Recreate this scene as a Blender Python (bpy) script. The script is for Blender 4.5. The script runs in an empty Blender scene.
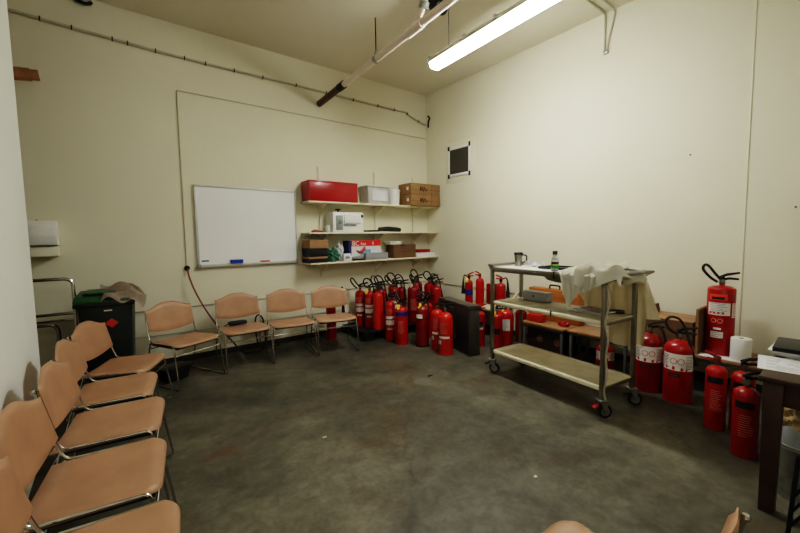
import bpy, bmesh, math, random
from mathutils import Vector, Matrix, Euler
random.seed(7)
PI = math.pi
R = math.radians
S = bpy.context.scene
COL = S.collection

# ------------------------------------------------------------------ materials
def lin(c):
    return tuple(((v / 255) / 12.92 if v / 255 <= .04045 else ((v / 255 + .055) / 1.055) ** 2.4) for v in c)

def mat(name, rgb, rough=.5, metal=0., noise=0., nscale=8., bump=0., bscale=60., spec=.5, emit=None, estr=0., trans=0., alpha=1., coat=0., rgb2=None):
    m = bpy.data.materials.new(name); m.use_nodes = True
    nt = m.node_tree; b = nt.nodes['Principled BSDF']
    c = lin(rgb)
    b.inputs['Base Color'].default_value = (*c, 1)
    b.inputs['Roughness'].default_value = rough
    b.inputs['Metallic'].default_value = metal
    b.inputs['Specular IOR Level'].default_value = spec
    if coat: b.inputs['Coat Weight'].default_value = coat; b.inputs['Coat Roughness'].default_value = .08
    if trans: b.inputs['Transmission Weight'].default_value = trans; b.inputs['IOR'].default_value = 1.3
    if alpha < 1: b.inputs['Alpha'].default_value = alpha
    if emit: b.inputs['Emission Color'].default_value = (*lin(emit), 1); b.inputs['Emission Strength'].default_value = estr
    if noise or rgb2 or bump:
        tc = nt.nodes.new('ShaderNodeTexCoord')
    if noise or rgb2:
        n = nt.nodes.new('ShaderNodeTexNoise'); n.inputs['Scale'].default_value = nscale; n.inputs['Detail'].default_value = 5
        nt.links.new(tc.outputs['Object'], n.inputs['Vector'])
        r = nt.nodes.new('ShaderNodeValToRGB')
        lo = lin(rgb2) if rgb2 else tuple(v * (1 - noise) for v in c)
        hi = c if rgb2 else tuple(min(1, v * (1 + noise)) for v in c)
        r.color_ramp.elements[0].color = (*lo, 1); r.color_ramp.elements[0].position = .35
        r.color_ramp.elements[1].color = (*hi, 1); r.color_ramp.elements[1].position = .65
        nt.links.new(n.outputs['Fac'], r.inputs['Fac']); nt.links.new(r.outputs['Color'], b.inputs['Base Color'])
    if bump:
        n2 = nt.nodes.new('ShaderNodeTexNoise'); n2.inputs['Scale'].default_value = bscale; n2.inputs['Detail'].default_value = 4
        nt.links.new(tc.outputs['Object'], n2.inputs['Vector'])
        bp = nt.nodes.new('ShaderNodeBump'); bp.inputs['Strength'].default_value = bump; bp.inputs['Distance'].default_value = .01
        nt.links.new(n2.outputs['Fac'], bp.inputs['Height']); nt.links.new(bp.outputs['Normal'], b.inputs['Normal'])
    return m

M = {}
def floor_mat():
    m = bpy.data.materials.new('polished_concrete'); m.use_nodes = True
    nt = m.node_tree; N = nt.nodes; L = nt.links; b = N['Principled BSDF']
    tc = N.new('ShaderNodeTexCoord')
    def noise(scale, det, dist=0.):
        n = N.new('ShaderNodeTexNoise'); n.inputs['Scale'].default_value = scale; n.inputs['Detail'].default_value = det
        n.inputs['Distortion'].default_value = dist; L.new(tc.outputs['Object'], n.inputs['Vector']); return n
    def ramp(src, a, ca, z, cz):
        r = N.new('ShaderNodeValToRGB'); r.color_ramp.elements[0].position = a; r.color_ramp.elements[0].color = (*ca, 1)
        r.color_ramp.elements[1].position = z; r.color_ramp.elements[1].color = (*cz, 1); L.new(src, r.inputs['Fac']); return r
    def mix(fac, A, B_, mode='MIX'):
        x = N.new('ShaderNodeMix'); x.data_type = 'RGBA'; x.blend_type = mode
        if isinstance(fac, float): x.inputs[0].default_value = fac
        else: L.new(fac, x.inputs[0])
        for s, v in ((6, A), (7, B_)):
            if isinstance(v, tuple): x.inputs[s].default_value = (*v, 1)
            else: L.new(v, x.inputs[s])
        return x.outputs[2]
    big = ramp(noise(.7, 6, .8).outputs['Fac'], .30, lin((62, 62, 54)), .72, lin((112, 107, 92)))
    brown = ramp(noise(1.1, 5, 1.4).outputs['Fac'], .56, (0, 0, 0), .75, (1, 1, 1))
    c = mix(brown.outputs['Color'], big.outputs['Color'], lin((84, 74, 58)))
    mid = ramp(noise(4.5, 8, .4).outputs['Fac'], .3, (.74, .74, .74), .7, (1.16, 1.16, 1.16))
    c = mix(1., c, mid.outputs['Color'], 'MULTIPLY')
    mot = ramp(noise(13, 9, .6).outputs['Fac'], .32, (.80, .80, .78), .68, (1.16, 1.16, 1.15))
    c = mix(1., c, mot.outputs['Color'], 'MULTIPLY')
    fine = ramp(noise(38, 5).outputs['Fac'], .3, (.86, .86, .86), .7, (1.08, 1.08, 1.08))
    c = mix(1., c, fine.outputs['Color'], 'MULTIPLY')
    # hairline cracks
    vo = N.new('ShaderNodeTexVoronoi'); vo.feature = 'DISTANCE_TO_EDGE'; vo.inputs['Scale'].default_value = .38
    nd = noise(2.2, 4); mx = N.new('ShaderNodeMix'); mx.data_type = 'VECTOR'; mx.inputs[0].default_value = .34
    L.new(tc.outputs['Object'], mx.inputs[4]); L.new(nd.outputs['Color'], mx.inputs[5]); L.new(mx.outputs[1], vo.inputs['Vector'])
    cr = ramp(vo.outputs['Distance'], .0, (.78, .78, .78), .005, (1, 1, 1))
    c = mix(1., c, cr.outputs['Color'], 'MULTIPLY')
    vd = N.new('ShaderNodeVectorMath'); vd.operation = 'DISTANCE'
    nw = noise(7, 5); mw = N.new('ShaderNodeMix'); mw.data_type = 'VECTOR'; mw.inputs[0].default_value = .12
    L.new(tc.outputs['Object'], mw.inputs[4]); L.new(nw.outputs['Color'], mw.inputs[5])
    sc_ = N.new('ShaderNodeVectorMath'); sc_.operation = 'MULTIPLY'; sc_.inputs[1].default_value = (1, 2.4, 0)
    L.new(mw.outputs[1], sc_.inputs[0]); L.new(sc_.outputs[0], vd.inputs[0]); vd.inputs[1].default_value = (-4.03 * .88 + .06, (-2.41 * .88 + .06) * 2.4, 0)
    st_ = ramp(vd.outputs['Value'], .05, (.75, .75, .75), .16, (0, 0, 0))
    c = mix(st_.outputs['Color'], c, lin((92, 62, 38)))
    L.new(c, b.inputs['Base Color'])
    rr = N.new('ShaderNodeMapRange'); L.new(noise(3, 6).outputs['Fac'], rr.inputs[0])
    rr.inputs[1].default_value = .3; rr.inputs[2].default_value = .7; rr.inputs[3].default_value = .38; rr.inputs[4].default_value = .6
    L.new(rr.outputs[0], b.inputs['Roughness']); b.inputs['Specular IOR Level'].default_value = .35
    bp = N.new('ShaderNodeBump'); bp.inputs['Strength'].default_value = .08; L.new(noise(60, 4).outputs['Fac'], bp.inputs['Height'])
    L.new(bp.outputs['Normal'], b.inputs['Normal'])
    return m

def wall_mat(name, a, bcol):
    m = mat(name, a, .75, noise=.0, nscale=.9, rgb2=bcol, bump=.12, bscale=22., spec=.25)
    return m

M['floor'] = floor_mat()
M['wall'] = wall_mat('cream_wall_paint', (224, 219, 198), (219, 214, 192))
M['wall_left'] = wall_mat('pale_wall_paint', (236, 238, 232), (232, 234, 228))
M['ceiling'] = wall_mat('cream_ceiling_paint', (223, 217, 199), (218, 211, 193))
M['skirt'] = mat('dark_skirting_paint', (50, 46, 40), .55, noise=.2)
M['vinyl'] = mat('tan_vinyl', (169, 128, 100), .40, noise=.1, nscale=6, bump=.05, bscale=150)
M['chrome'] = mat('chrome_tube', (190, 188, 182), .16, 1.)
M['steel'] = mat('dull_steel', (150, 146, 136), .38, 1., noise=.12, nscale=12)
M['galv'] = mat('galvanised_steel', (160, 160, 156), .42, .9, noise=.15, nscale=20)
M['black'] = mat('black_plastic', (22, 22, 23), .45, noise=.15)
M['rubber'] = mat('black_rubber', (26, 25, 25), .6, noise=.1)
M['dark_iron'] = mat('dark_iron', (34, 33, 34), .4, .6, noise=.1)
def red(name, c, r=.3): return mat(name, c, r, noise=.07, nscale=5, coat=.15, spec=.4)
M['red_a'] = red('bright_red_enamel', (168, 18, 10))
M['red_b'] = red('signal_red_enamel', (152, 13, 11))
M['red_c'] = red('deep_red_enamel', (122, 9, 10))
M['red_d'] = red('orange_red_enamel', (184, 32, 12))
M['white'] = mat('white_label', (226, 222, 214), .6, noise=.05, nscale=30)
M['grey_print'] = mat('grey_label_print', (120, 116, 116), .6, noise=.2, nscale=40)
M['pink_print'] = mat('pale_red_print', (206, 120, 108), .6, noise=.3, nscale=60)
M['red_print'] = mat('red_label_print', (190, 40, 34), .5, noise=.1)
M['blue_band'] = mat('blue_band', (34, 44, 120), .45, noise=.1)
M['yellow'] = mat('yellow_tag', (222, 186, 30), .5, noise=.1)
M['orange'] = mat('orange_label', (226, 70, 20), .5, noise=.05)
M['paint_white'] = mat('white_enamel', (226, 222, 200), .5, noise=.04)
M['shelf'] = mat('cream_shelf_board', (226, 218, 190), .55, noise=.04, nscale=4)
M['plastic_white'] = mat('white_plastic', (226, 226, 222), .4, noise=.03)
M['board'] = mat('whiteboard_enamel', (236, 237, 236), .3, noise=.015, nscale=2)
M['alu'] = mat('aluminium_frame', (190, 190, 184), .45, .25, noise=.05)
M['blue'] = mat('blue_felt', (34, 66, 160), .7, noise=.1)
M['card'] = mat('cardboard', (142, 109, 71), .8, noise=.1, nscale=7, bump=.08, bscale=40)
M['card_dark'] = mat('brown_cardboard', (106, 78, 52), .8, noise=.12, nscale=7)
M['card_tan'] = mat('tan_cardboard', (152, 116, 84), .8, noise=.08, nscale=5)
M['ink'] = mat('dark_marker_ink', (62, 42, 26), .7, noise=.1)
M['grey'] = mat('grey_card', (146, 146, 148), .6, noise=.06)
M['cash_grey'] = mat('grey_cash_box_paint', (176, 176, 182), .45, noise=.05)
M['clear'] = mat('frosted_plastic', (208, 208, 200), .35, noise=.04, trans=.25)
M['bag_green'] = mat('green_plastic_bag', (62, 112, 92), .35, noise=.3, nscale=14, bump=.4, bscale=25)
M['bag_white'] = mat('white_plastic_bag', (206, 208, 212), .4, noise=.1, nscale=14, bump=.4, bscale=25)
M['bin_green'] = mat('dark_green_bin_plastic', (16, 30, 27), .45, noise=.1)
M['lid_green'] = mat('green_lid_plastic', (34, 78, 44), .45, noise=.12, nscale=12)
M['towel'] = mat('pinkish_cotton', (186, 168, 152), .9, noise=.12, nscale=18, bump=.3, bscale=120)
M['cloth_white'] = mat('white_cotton', (226, 222, 208), .9, noise=.05, nscale=8, bump=.15, bscale=160)
M['cloth_beige'] = mat('beige_cotton', (224, 216, 192), .9, noise=.06, nscale=6, bump=.15, bscale=160)
M['laminate'] = mat('worn_cream_laminate', (190, 180, 150), .5, noise=.1, nscale=9)
M['bullnose'] = mat('cream_edge_strip', (226, 218, 190), .45, noise=.05)
M['pine'] = mat('varnished_bench_wood', (146, 108, 74), .5, noise=.14, nscale=7)
M['case'] = mat('orange_brown_plywood', (160, 94, 38), .5, noise=.1, nscale=5)
M['chest'] = mat('dark_chest_wood', (50, 30, 22), .5, noise=.2, nscale=9)
M['darkwood'] = mat('dark_table_wood', (58, 36, 26), .42, noise=.25, nscale=9)
M['greypaint'] = mat('grey_frame_paint', (96, 98, 96), .5, noise=.1)
M['cabinet'] = mat('black_cabinet_metal', (54, 50, 47), .42, .2, noise=.15, nscale=4)
M['cabinet_edge'] = mat('dark_brown_metal', (76, 69, 63), .45, .2, noise=.12, nscale=6)
M['brownpipe'] = mat('brown_pipe', (72, 44, 30), .5, noise=.25, nscale=14)
M['clay'] = mat('wrapped_brown_pipe', (158, 112, 76), .7, noise=.2, nscale=14)
M['pipe'] = mat('off_white_pipe', (230, 214, 200), .4, noise=.05)
M['conduit'] = mat('grey_conduit', (176, 170, 150), .55, noise=.1)
M['cream_cable'] = mat('painted_cable', (196, 188, 162), .7, noise=.04)
M['light_cable'] = mat('pale_painted_cable', (212, 206, 182), .7, noise=.03)
M['hose_brown'] = mat('reddish_brown_hose', (122, 64, 46), .5, noise=.2)
M['tube_glow'] = mat('lit_diffuser', (255, 250, 238), .5, emit=(248, 249, 243), estr=46., noise=.02)
M['tube_glow_rear'] = mat('bright_rear_diffuser', (255, 250, 238), .5, emit=(248, 249, 243), estr=15., noise=.02)
M['housing'] = mat('white_batten_housing', (214, 208, 196), .5, noise=.03)
M['mesh_dark'] = mat('dark_vent_mesh', (66, 63, 54), .8, noise=.25, nscale=60)
M['paper'] = mat('white_paper', (216, 214, 218), .7, noise=.03)
M['plum'] = mat('glossy_magazine', (150, 120, 130), .4, noise=.5, nscale=22, rgb2=(196, 190, 196))
M['bottle'] = mat('clear_bottle', (226, 232, 226), .12, trans=.75)
M['green_label'] = mat('green_label', (24, 128, 84), .5, noise=.1)
M['brown_paper'] = mat('crumpled_brown_paper', (170, 146, 106), .85, noise=.2, nscale=12)
M['dial'] = mat('machine_green', (90, 130, 108), .5, noise=.2, nscale=20)
M['grey_screen'] = mat('grey_machine_plastic', (132, 136, 134), .5, noise=.15, nscale=16)
M['carton_white'] = mat('printed_carton', (214, 216, 220), .5, noise=.05)
M['carton_red'] = mat('printed_carton_red', (204, 34, 26), .5, noise=.04)
M['carton_navy'] = mat('printed_carton_navy', (30, 36, 92), .5, noise=.08)
M['carton_blue'] = mat('printed_carton_blue', (126, 166, 190), .5, noise=.25, nscale=18)
M['deep_bag'] = mat('red_orange_vinyl', (180, 44, 26), .4, noise=.08)
M['book_blue'] = mat('navy_cover', (44, 54, 110), .5, noise=.1)

# ------------------------------------------------------------------ mesh helpers
class MB:
    def __init__(s): s.bm = bmesh.new()
    def box(s, c, d, bev=0., rot=None, seg=2):
        g = bmesh.ops.create_cube(s.bm, size=1)
        vs = g['verts']
        bmesh.ops.scale(s.bm, vec=d, verts=vs)
        if bev:
            es = list({e for v in vs for e in v.link_edges})
            r = bmesh.ops.bevel(s.bm, geom=es, offset=bev, segments=seg, affect='EDGES', profile=.5)
            vs = list({v for f in r['faces'] for v in f.verts} | {v for v in vs if v.is_valid})
            seen = set(vs); stack = list(vs)
            while stack:
                v = stack.pop()
                for e in v.link_edges:
                    o = e.other_vert(v)
                    if o not in seen: seen.add(o); stack.append(o)
            vs = list(seen)
        if rot: bmesh.ops.rotate(s.bm, cent=(0, 0, 0), matrix=Euler(rot).to_matrix(), verts=vs)
        bmesh.ops.translate(s.bm, vec=c, verts=vs)
        return s
    def bb(s, lo, hi, bev=0.):
        c = [(a + b) / 2 for a, b in zip(lo, hi)]; d = [abs(b - a) for a, b in zip(lo, hi)]
        return s.box(c, d, bev)
    def lathe(s, prof, c=(0, 0, 0), n=28, axis=None, cap=True):
        rings = []
        q = Vector((0, 0, 1)).rotation_difference(Vector(axis).normalized()) if axis else None
        for r, z in prof:
            ring = []
            for i in range(n):
                a = 2 * PI * i / n; v = Vector((r * math.cos(a), r * math.sin(a), z))
                if q: v = q @ v
                ring.append(s.bm.verts.new(v + Vector(c)))
            rings.append(ring)
        for a, b in zip(rings, rings[1:]):
            for i in range(n):
                s.bm.faces.new((a[i], a[(i + 1) % n], b[(i + 1) % n], b[i]))
        if cap:
            s.bm.faces.new(list(reversed(rings[0]))); s.bm.faces.new(rings[-1])
        return s
    def tube(s, pts, r, n=8, smooth=0, closed=False):
        P = [Vector(p) for p in pts]
        if smooth: P = catmull(P, smooth, closed)
        rr = r if isinstance(r, (list, tuple)) else [r] * len(P)
        if len(rr) != len(P):
            rr = [rr[0] + (rr[-1] - rr[0]) * i / (len(P) - 1) for i in range(len(P))]
        rings = []; m = len(P); up = None
        for i, p in enumerate(P):
            if closed: t = (P[(i + 1) % m] - P[i - 1])
            else: t = P[min(i + 1, m - 1)] - P[max(i - 1, 0)]
            t = t.normalized() if t.length > 1e-9 else Vector((0, 0, 1))
            if up is None:
                up = Vector((0, 0, 1)) if abs(t.z) < .9 else Vector((1, 0, 0))
            a = up - t * up.dot(t)
            if a.length < 1e-6: a = t.orthogonal()
            a.normalize(); b = t.cross(a); up = a
            rings.append([s.bm.verts.new(p + (a * math.cos(2 * PI * k / n) + b * math.sin(2 * PI * k / n)) * rr[i]) for k in range(n)])
        pairs = list(zip(rings, rings[1:])) + ([(rings[-1], rings[0])] if closed else [])
        for a, b in pairs:
            for k in range(n): s.bm.faces.new((a[k], a[(k + 1) % n], b[(k + 1) % n], b[k]))
        if not closed:
            s.bm.faces.new(list(reversed(rings[0]))); s.bm.faces.new(rings[-1])
        return s
    def prism(s, poly, lo, hi, plane='xz', bev=0.):
        """extrude a 2D polygon along the remaining axis"""
        def pt(a, b, h):
            return {'xz': (a, h, b), 'xy': (a, b, h), 'yz': (h, a, b)}[plane]
        A = [s.bm.verts.new(pt(a, b, lo)) for a, b in poly]; B = [s.bm.verts.new(pt(a, b, hi)) for a, b in poly]
        n = len(poly); fs = [s.bm.faces.new(A), s.bm.faces.new(list(reversed(B)))]
        for i in range(n): fs.append(s.bm.faces.new((A[i], B[i], B[(i + 1) % n], A[(i + 1) % n])))
        if bev:
            es = list({e for f in fs for e in f.edges})
            bmesh.ops.bevel(s.bm, geom=es, offset=bev, segments=2, affect='EDGES', profile=.5)
        return s
    def grid(s, nu, nv, fn, thick=0.):
        V = [[s.bm.verts.new(fn(i / (nu - 1), j / (nv - 1))) for j in range(nv)] for i in range(nu)]
        fs = []
        for i in range(nu - 1):
            for j in range(nv - 1):
                fs.append(s.bm.faces.new((V[i][j], V[i + 1][j], V[i + 1][j + 1], V[i][j + 1])))
        if thick:
            bmesh.ops.solidify(s.bm, geom=fs, thickness=thick)
        return s
    def patch(s, r, a0, a1, z0, z1, n=10):
        """a patch on a cylinder of radius r; angle 0 = local -Y, positive to +X"""
        def f(u, v):
            a = a0 + (a1 - a0) * u
            return (r * math.sin(a), -r * math.cos(a), z0 + (z1 - z0) * v)
        return s.grid(n, 2, f)
    def ring_on(s, r, ac, zc, rad, w, n=18):
        """a printed ring wrapped on a cylinder"""
        def f(u, v):
            t = 2 * PI * u; q = rad - w + w * v; a = ac + q * math.cos(t) / r
            return (r * math.sin(a), -r * math.cos(a), zc + q * math.sin(t))
        return s.grid(n, 2, f)
    def build(s, name, m, parent=None, smooth=35, loc=None, rotz=0.):
        bmesh.ops.recalc_face_normals(s.bm, faces=s.bm.faces)
        me = bpy.data.meshes.new(name); s.bm.to_mesh(me); s.bm.free()
        me.materials.append(M[m] if isinstance(m, str) else m)
        if smooth:
            me.polygons.foreach_set('use_smooth', [True] * len(me.polygons))
            me.set_sharp_from_angle(angle=R(smooth))
        o = bpy.data.objects.new(name, me); COL.objects.link(o)
        if parent: o.parent = parent
        if loc: o.location = loc
        if rotz: o.rotation_euler.z = rotz
        return o

def catmull(P, k, closed=False):
    out = []; m = len(P)
    segs = m if closed else m - 1
    for i in range(segs):
        p0 = P[i - 1] if (closed or i > 0) else P[0] * 2 - P[1]
        p1 = P[i]; p2 = P[(i + 1) % m]
        p3 = P[(i + 2) % m] if (closed or i + 2 < m) else P[-1] * 2 - P[-2]
        for j in range(k):
            t = j / k
            out.append(.5 * ((2 * p1) + (p2 - p0) * t + (2 * p0 - 5 * p1 + 4 * p2 - p3) * t * t + (3 * p1 - p0 - 3 * p2 + p3) * t ** 3))
    if not closed: out.append(P[-1].copy())
    return out

def fillet(pts, rad, k=5):
    """polyline with rounded corners"""
    P = [Vector(p) for p in pts]; out = [P[0]]
    for a, b, c in zip(P, P[1:], P[2:]):
        d1 = (a - b); d2 = (c - b); r = min(rad, d1.length * .45, d2.length * .45)
        s_ = b + d1.normalized() * r; e = b + d2.normalized() * r
        for i in range(k + 1):
            t = i / k
            out.append(s_ * (1 - t) ** 2 + b * 2 * t * (1 - t) + e * t * t)
    out.append(P[-1]); return out

def thing(name, label, cat, loc=(0, 0, 0), rotz=0., group=None):
    o = bpy.data.objects.new(name, None); COL.objects.link(o); o.empty_display_size = .05
    o.location = loc; o.rotation_euler = (0, 0, rotz); tag(o, label, cat, group); return o
def tag(o, label, cat, group=None, kind=None):
    o['label'] = label; o['category'] = cat
    if group: o['group'] = group
    if kind: o['kind'] = kind
    return o
def struct(o): o['kind'] = 'structure'; return o
def dup(root, loc, rotz, label, group=None):
    r = root.copy(); COL.objects.link(r); r.location = loc; r.rotation_euler = (0, 0, rotz); r['label'] = label
    if group: r['group'] = group
    elif 'group' in r: del r['group']
    for ch in list(root.children):
        c = ch.copy(); COL.objects.link(c); c.parent = r
        for g in list(ch.children):
            d = g.copy(); COL.objects.link(d); d.parent = c
    return r
def text(body, size, m, parent, loc, rot, name='lettering', ext=.0004, xs=1.):
    cu = bpy.data.curves.new(name, 'FONT'); cu.body = body; cu.size = size; cu.extrude = ext; cu.align_x = 'CENTER'; cu.align_y = 'CENTER'
    tmp = bpy.data.objects.new(name + '_outline', cu); COL.objects.link(tmp)
    dg = bpy.context.evaluated_depsgraph_get(); me = bpy.data.meshes.new_from_object(tmp.evaluated_get(dg))
    bpy.data.objects.remove(tmp); me.materials.clear(); me.materials.append(M[m])
    o = bpy.data.objects.new(name, me); COL.objects.link(o); o.location = loc; o.rotation_euler = rot; o.scale = (xs, 1, 1)
    if parent: o.parent = parent
    return o

# ------------------------------------------------------------------ room
H = 3.905; XL = -5.0; XA = -6.3; YF = -7.2
struct(MB().bb((XA - .1, YF - .1, -.12), (.12, .12, 0)).build('floor', 'floor', smooth=0))
struct(MB().bb((XA - .1, YF - .1, H), (.12, .12, H + .12)).build('ceiling', 'ceiling', smooth=0))
struct(MB().bb((XA - .1, 0, 0), (.12, .12, H)).build('wall_back', 'wall', smooth=0))
struct(MB().bb((0, YF - .1, 0), (.12, 0, H)).build('wall_right', 'wall', smooth=0))
struct(MB().bb((XL - .14, YF, 0), (XL, -1.37, H)).build('wall_left', 'wall_left', smooth=0))
struct(MB().bb((XA - .1, YF - .1, 0), (XA, 0, H)).build('wall_alcove', 'wall', smooth=0))
struct(MB().bb((XA, YF - .1, 0), (0, YF, H)).build('wall_front', 'wall', smooth=0))
struct(MB().bb((XA, -.012, 0), (0, 0, .07)).build('baseboard_back', 'skirt', smooth=0))
struct(MB().bb((-.012, YF, 0), (0, -.012, .07)).build('baseboard_right', 'skirt', smooth=0))

# ------------------------------------------------------------------ ceiling light
LL = 1.56
lt = thing('fluorescent_light', 'long lit fluorescent batten hanging on two rods below the ceiling', 'ceiling light', (-1.555, -2.615, 3.33), R(-3))
MB().prism([(-.108, .062), (-.101, .062), (-.098, .102), (.098, .102), (.101, .062), (.108, .062), (.104, .112), (.05, .135), (-.05, .135), (-.104, .112)], -LL / 2, LL / 2, 'xz', .004).build('housing', 'housing', lt)
MB().prism([(-.099, .07), (-.075, .012), (-.035, 0), (.035, 0), (.075, .012), (.099, .07), (.09, .1), (-.09, .1)], -LL / 2 + .02, LL / 2 - .02, 'xz', .004).build('diffuser', 'tube_glow', lt)
for s in (-1, 1):
    MB().prism([(-.108, .09), (-.08, .006), (-.036, -.006), (.036, -.006), (.08, .006), (.108, .09), (.07, .115), (-.07, .115)], s * LL / 2 - .012, s * LL / 2 + .012, 'xz', .004).build('end_cap', 'plastic_white', lt)
    MB().tube([(0, s * .53, .12), (0, s * .53, H - 3.33)], .006).lathe([(.025, 0), (.025, .012)], (0, s * .53, H - 3.33 - .0125)).build('suspension_rod', 'galv', lt)
for y in (-.55, -.2, .2, .55, .74):
    MB().box((-.1, y, .095), (.02, .03, .03), .004).build('clip', 'alu', lt)

lt2 = dup(lt, (-3.75, -6.1, 3.33), R(90), 'second lit fluorescent batten, behind the camera across the room')
for c in lt.children:
    if c.name.split('.')[0] in ('housing', 'diffuser', 'end_cap'): c.scale = (.84, 1, .9)
for c in lt2.children:
    if c.name.startswith('diffuser'):
        c.material_slots[0].link = 'OBJECT'; c.material_slots[0].material = M['tube_glow_rear']
# ------------------------------------------------------------------ ceiling drain pipe
pt_ = thing('drain_pipe', 'white drain pipe with a brown end slung under the ceiling', 'pipe', (0, 0, 0))
A = Vector((-2.06, -.02, 3.36)); Bp = Vector((-2.035, -1.46, 3.46)); dirp = (Bp - A).normalized(); Cp = A + dirp * 4.2
def on(t): return A + dirp * t
MB().tube([on(.0), on(.62)], .044, 20).build('brown_section', 'brownpipe', pt_)
MB().tube([on(.58), on(.70)], .05, 20).build('coupling', 'dark_iron', pt_)
MB().tube([on(.68), Cp], .037, 20).build('white_section', 'pipe', pt_)
for t in (1.42, 2.75):
    q = on(t)
    MB().tube([on(t - .02), on(t + .02)], .046, 20).box(tuple(q + Vector((0, 0, .065))), (.03, .03, .03), .004).build('pipe_clamp', 'galv', pt_)
    MB().tube([q + Vector((0, 0, .05)), (q.x, q.y, H)], .007).build('hanger_rod', 'dark_iron', pt_)
w0 = on(2.05)
MB().tube([on(1.98), on(2.2)], .047, 20).build('socket', 'pipe', pt_)
MB().tube(fillet([w0, w0 + dirp * .2 + Vector((-.02, 0, .12)), w0 + dirp * .28 + Vector((-.03, 0, H - w0.z))], .08), .035, 16).build('branch', 'pipe', pt_)
MB().tube([w0 + dirp * .19 + Vector((-.02, 0, .10)), w0 + dirp * .21 + Vector((-.02, 0, .15))], .05, 16).build('branch_collar', 'galv', pt_)
k = thing('gate_valve', 'black round valve body under the ceiling beside the pipe branch', 'valve', (-1.90, -2.28, 3.70))
MB().lathe([(.03, -.07), (.06, -.06), (.075, -.02), (.075, .02), (.06, .06), (.03, .07)], axis=(1, .4, 0)).build('body', 'dark_iron', k)
MB().tube([(0, 0, 0), (0, 0, H - 3.70)], .025, 12).build('stem', 'dark_iron', k)
MB().lathe([(.05, -.05), (.055, 0), (.05, .05)], (.1, .03, .01), axis=(1, .4, 0)).build('flange', 'dark_iron', k)

# ------------------------------------------------------------------ wall cables and conduits
cd = thing('clipped_conduit', 'long grey conduit clipped high across the whiteboard wall', 'conduit')
cpts = [(-5.6, 3.62), (-5.17, 3.59), (-4.1, 3.545), (-3.4, 3.535), (-2.4, 3.54), (-1.4, 3.53), (-.62, 3.53), (-.48, 3.53), (-.36, 3.48), (-.12, 3.41), (-.03, 3.40)]
MB().tube([(x, -.022, z) for x, z in cpts], .016, 8, 4).build('pipe_run', 'conduit', cd)
for x in (-4.95, -4.72, -4.4, -4.27, -4.02, -3.74, -3.52, -3.2, -2.85, -2.4, -1.95, -1.5, -1.05, -.72, -.45, -.2):
    for (xa, za), (xb, zb) in zip(cpts, cpts[1:]):
        if xa <= x <= xb: z = za + (zb - za) * (x - xa) / (xb - xa)
    MB().box((x, -.022, z), (.011, .043, .036), .003).build('clip', 'dark_iron', cd)
w = tag(MB().tube([(-.03, -.075, 3.54), (-.012, -.1, 3.50), (-.02, -.08, 3.44), (-.016, -.07, 3.38), (-.03, -.085, 3.35)], .014, 8, 4).build('wall_hook', 'dark_iron'), 'small dark iron hook high in the corner at the conduit end', 'hook')
tag(MB().tube(fillet([(-.02, -.008, 3.165), (-3.836, -.008, 3.165), (-3.838, -.008, 1.12)], .02), .008, 6).build('painted_cable', 'cream_cable'), 'thin painted cable running under the conduit and dropping left of whiteboard', 'cable')
tag(MB().tube([(-5.6, -.008, .66), (-3.2, -.008, .652), (-.9, -.008, .652), (-.008, -.008, .645), (-.008, -.9, .625), (-.008, -2.0, .62)], .008, 6).build('wall_cable', 'conduit'), 'thin grey cable at chair back height around the room corner', 'cable')
tag(MB().tube([(-4.6, -.008, .365), (-3.4, -.008, .35), (-1.8, -.008, .345)], .006, 6).build('wall_cable', 'cream_cable'), 'thin cream cable low on the wall behind the back row chairs', 'cable')
tag(MB().tube([(-.002, -4.287, .38), (-.002, -4.287, H)], .006, 6).build('vertical_cable', 'wall'), 'pale painted cable running straight up the long side wall', 'cable')
rc = thing('hanging_cable', 'pair of grey cables dropping from ceiling onto the side wall', 'cable')
MB().tube(fillet([(-.75, -3.03, H - .012), (-.02, -3.03, H - .014), (-.014, -3.03, 3.49)], .04), .011, 6).build('cable', 'conduit', rc)
MB().tube(catmull([Vector(v) for v in ((-.5, -3.13, H - .012), (-.05, -3.13, H - .016), (-.014, -3.12, 3.8), (-.014, -3.07, 3.6), (-.014, -3.055, 3.5))], 5), .011, 6).build('cable', 'conduit', rc)
MB().box((-.02, -3.045, 3.475), (.03, .05, .04), .006).build('cleat', 'galv', rc)
for y, z in ((-3.86, 2.2), (-4.6, 1.64)):
    tag(MB().lathe([(.008, 0), (.007, .006), (.003, .008)], (0, y, z), 10, axis=(-1, 0, 0)).build('wall_screw', 'dark_iron'),
        'tiny dark screw head in the side wall ' + ('left of the vertical cable' if y > -4.2 else 'right of the vertical cable'), 'screw')
# alcove bits
p2 = thing('stub_pipe', 'capped brown pipe end poking out past the pale wall edge', 'pipe')
MB().tube([(-5.9, -.34, 2.83), (-5.02, -.3, 2.95)], .055, 18).build('lagging', 'clay', p2)
MB().tube([(-5.03, -.3, 2.949), (-4.965, -.297, 2.958)], .048, 10).build('end_cap', 'clay', p2)
b2 = thing('ceiling_bracket', 'small dark fixing under ceiling above the conduit', 'bracket', (-4.62, -.03, 3.84))
MB().box((0, 0, .03), (.14, .05, .07), .006).build('plate', 'galv', b2)
MB().tube([(-.05, -.02, 0), (.02, -.05, -.03), (.07, -.02, .01)], .016, 8, 4).build('hook', 'dark_iron', b2)
td = thing('towel_dispenser', 'white wall-mounted paper towel dispenser beside the pale wall edge', 'dispenser', (-5.085, 0, 1.31))
MB().prism([(0, .345), (-.13, .345), (-.2, .30), (-.215, .2), (-.2, .11), (0, .11)], -.14, .14, 'yz', .008).build('housing', 'plastic_white', td)
MB().bb((-.135, -.16, .0), (.135, -.002, .095), .006).build('tray', 'paint_white', td)
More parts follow.
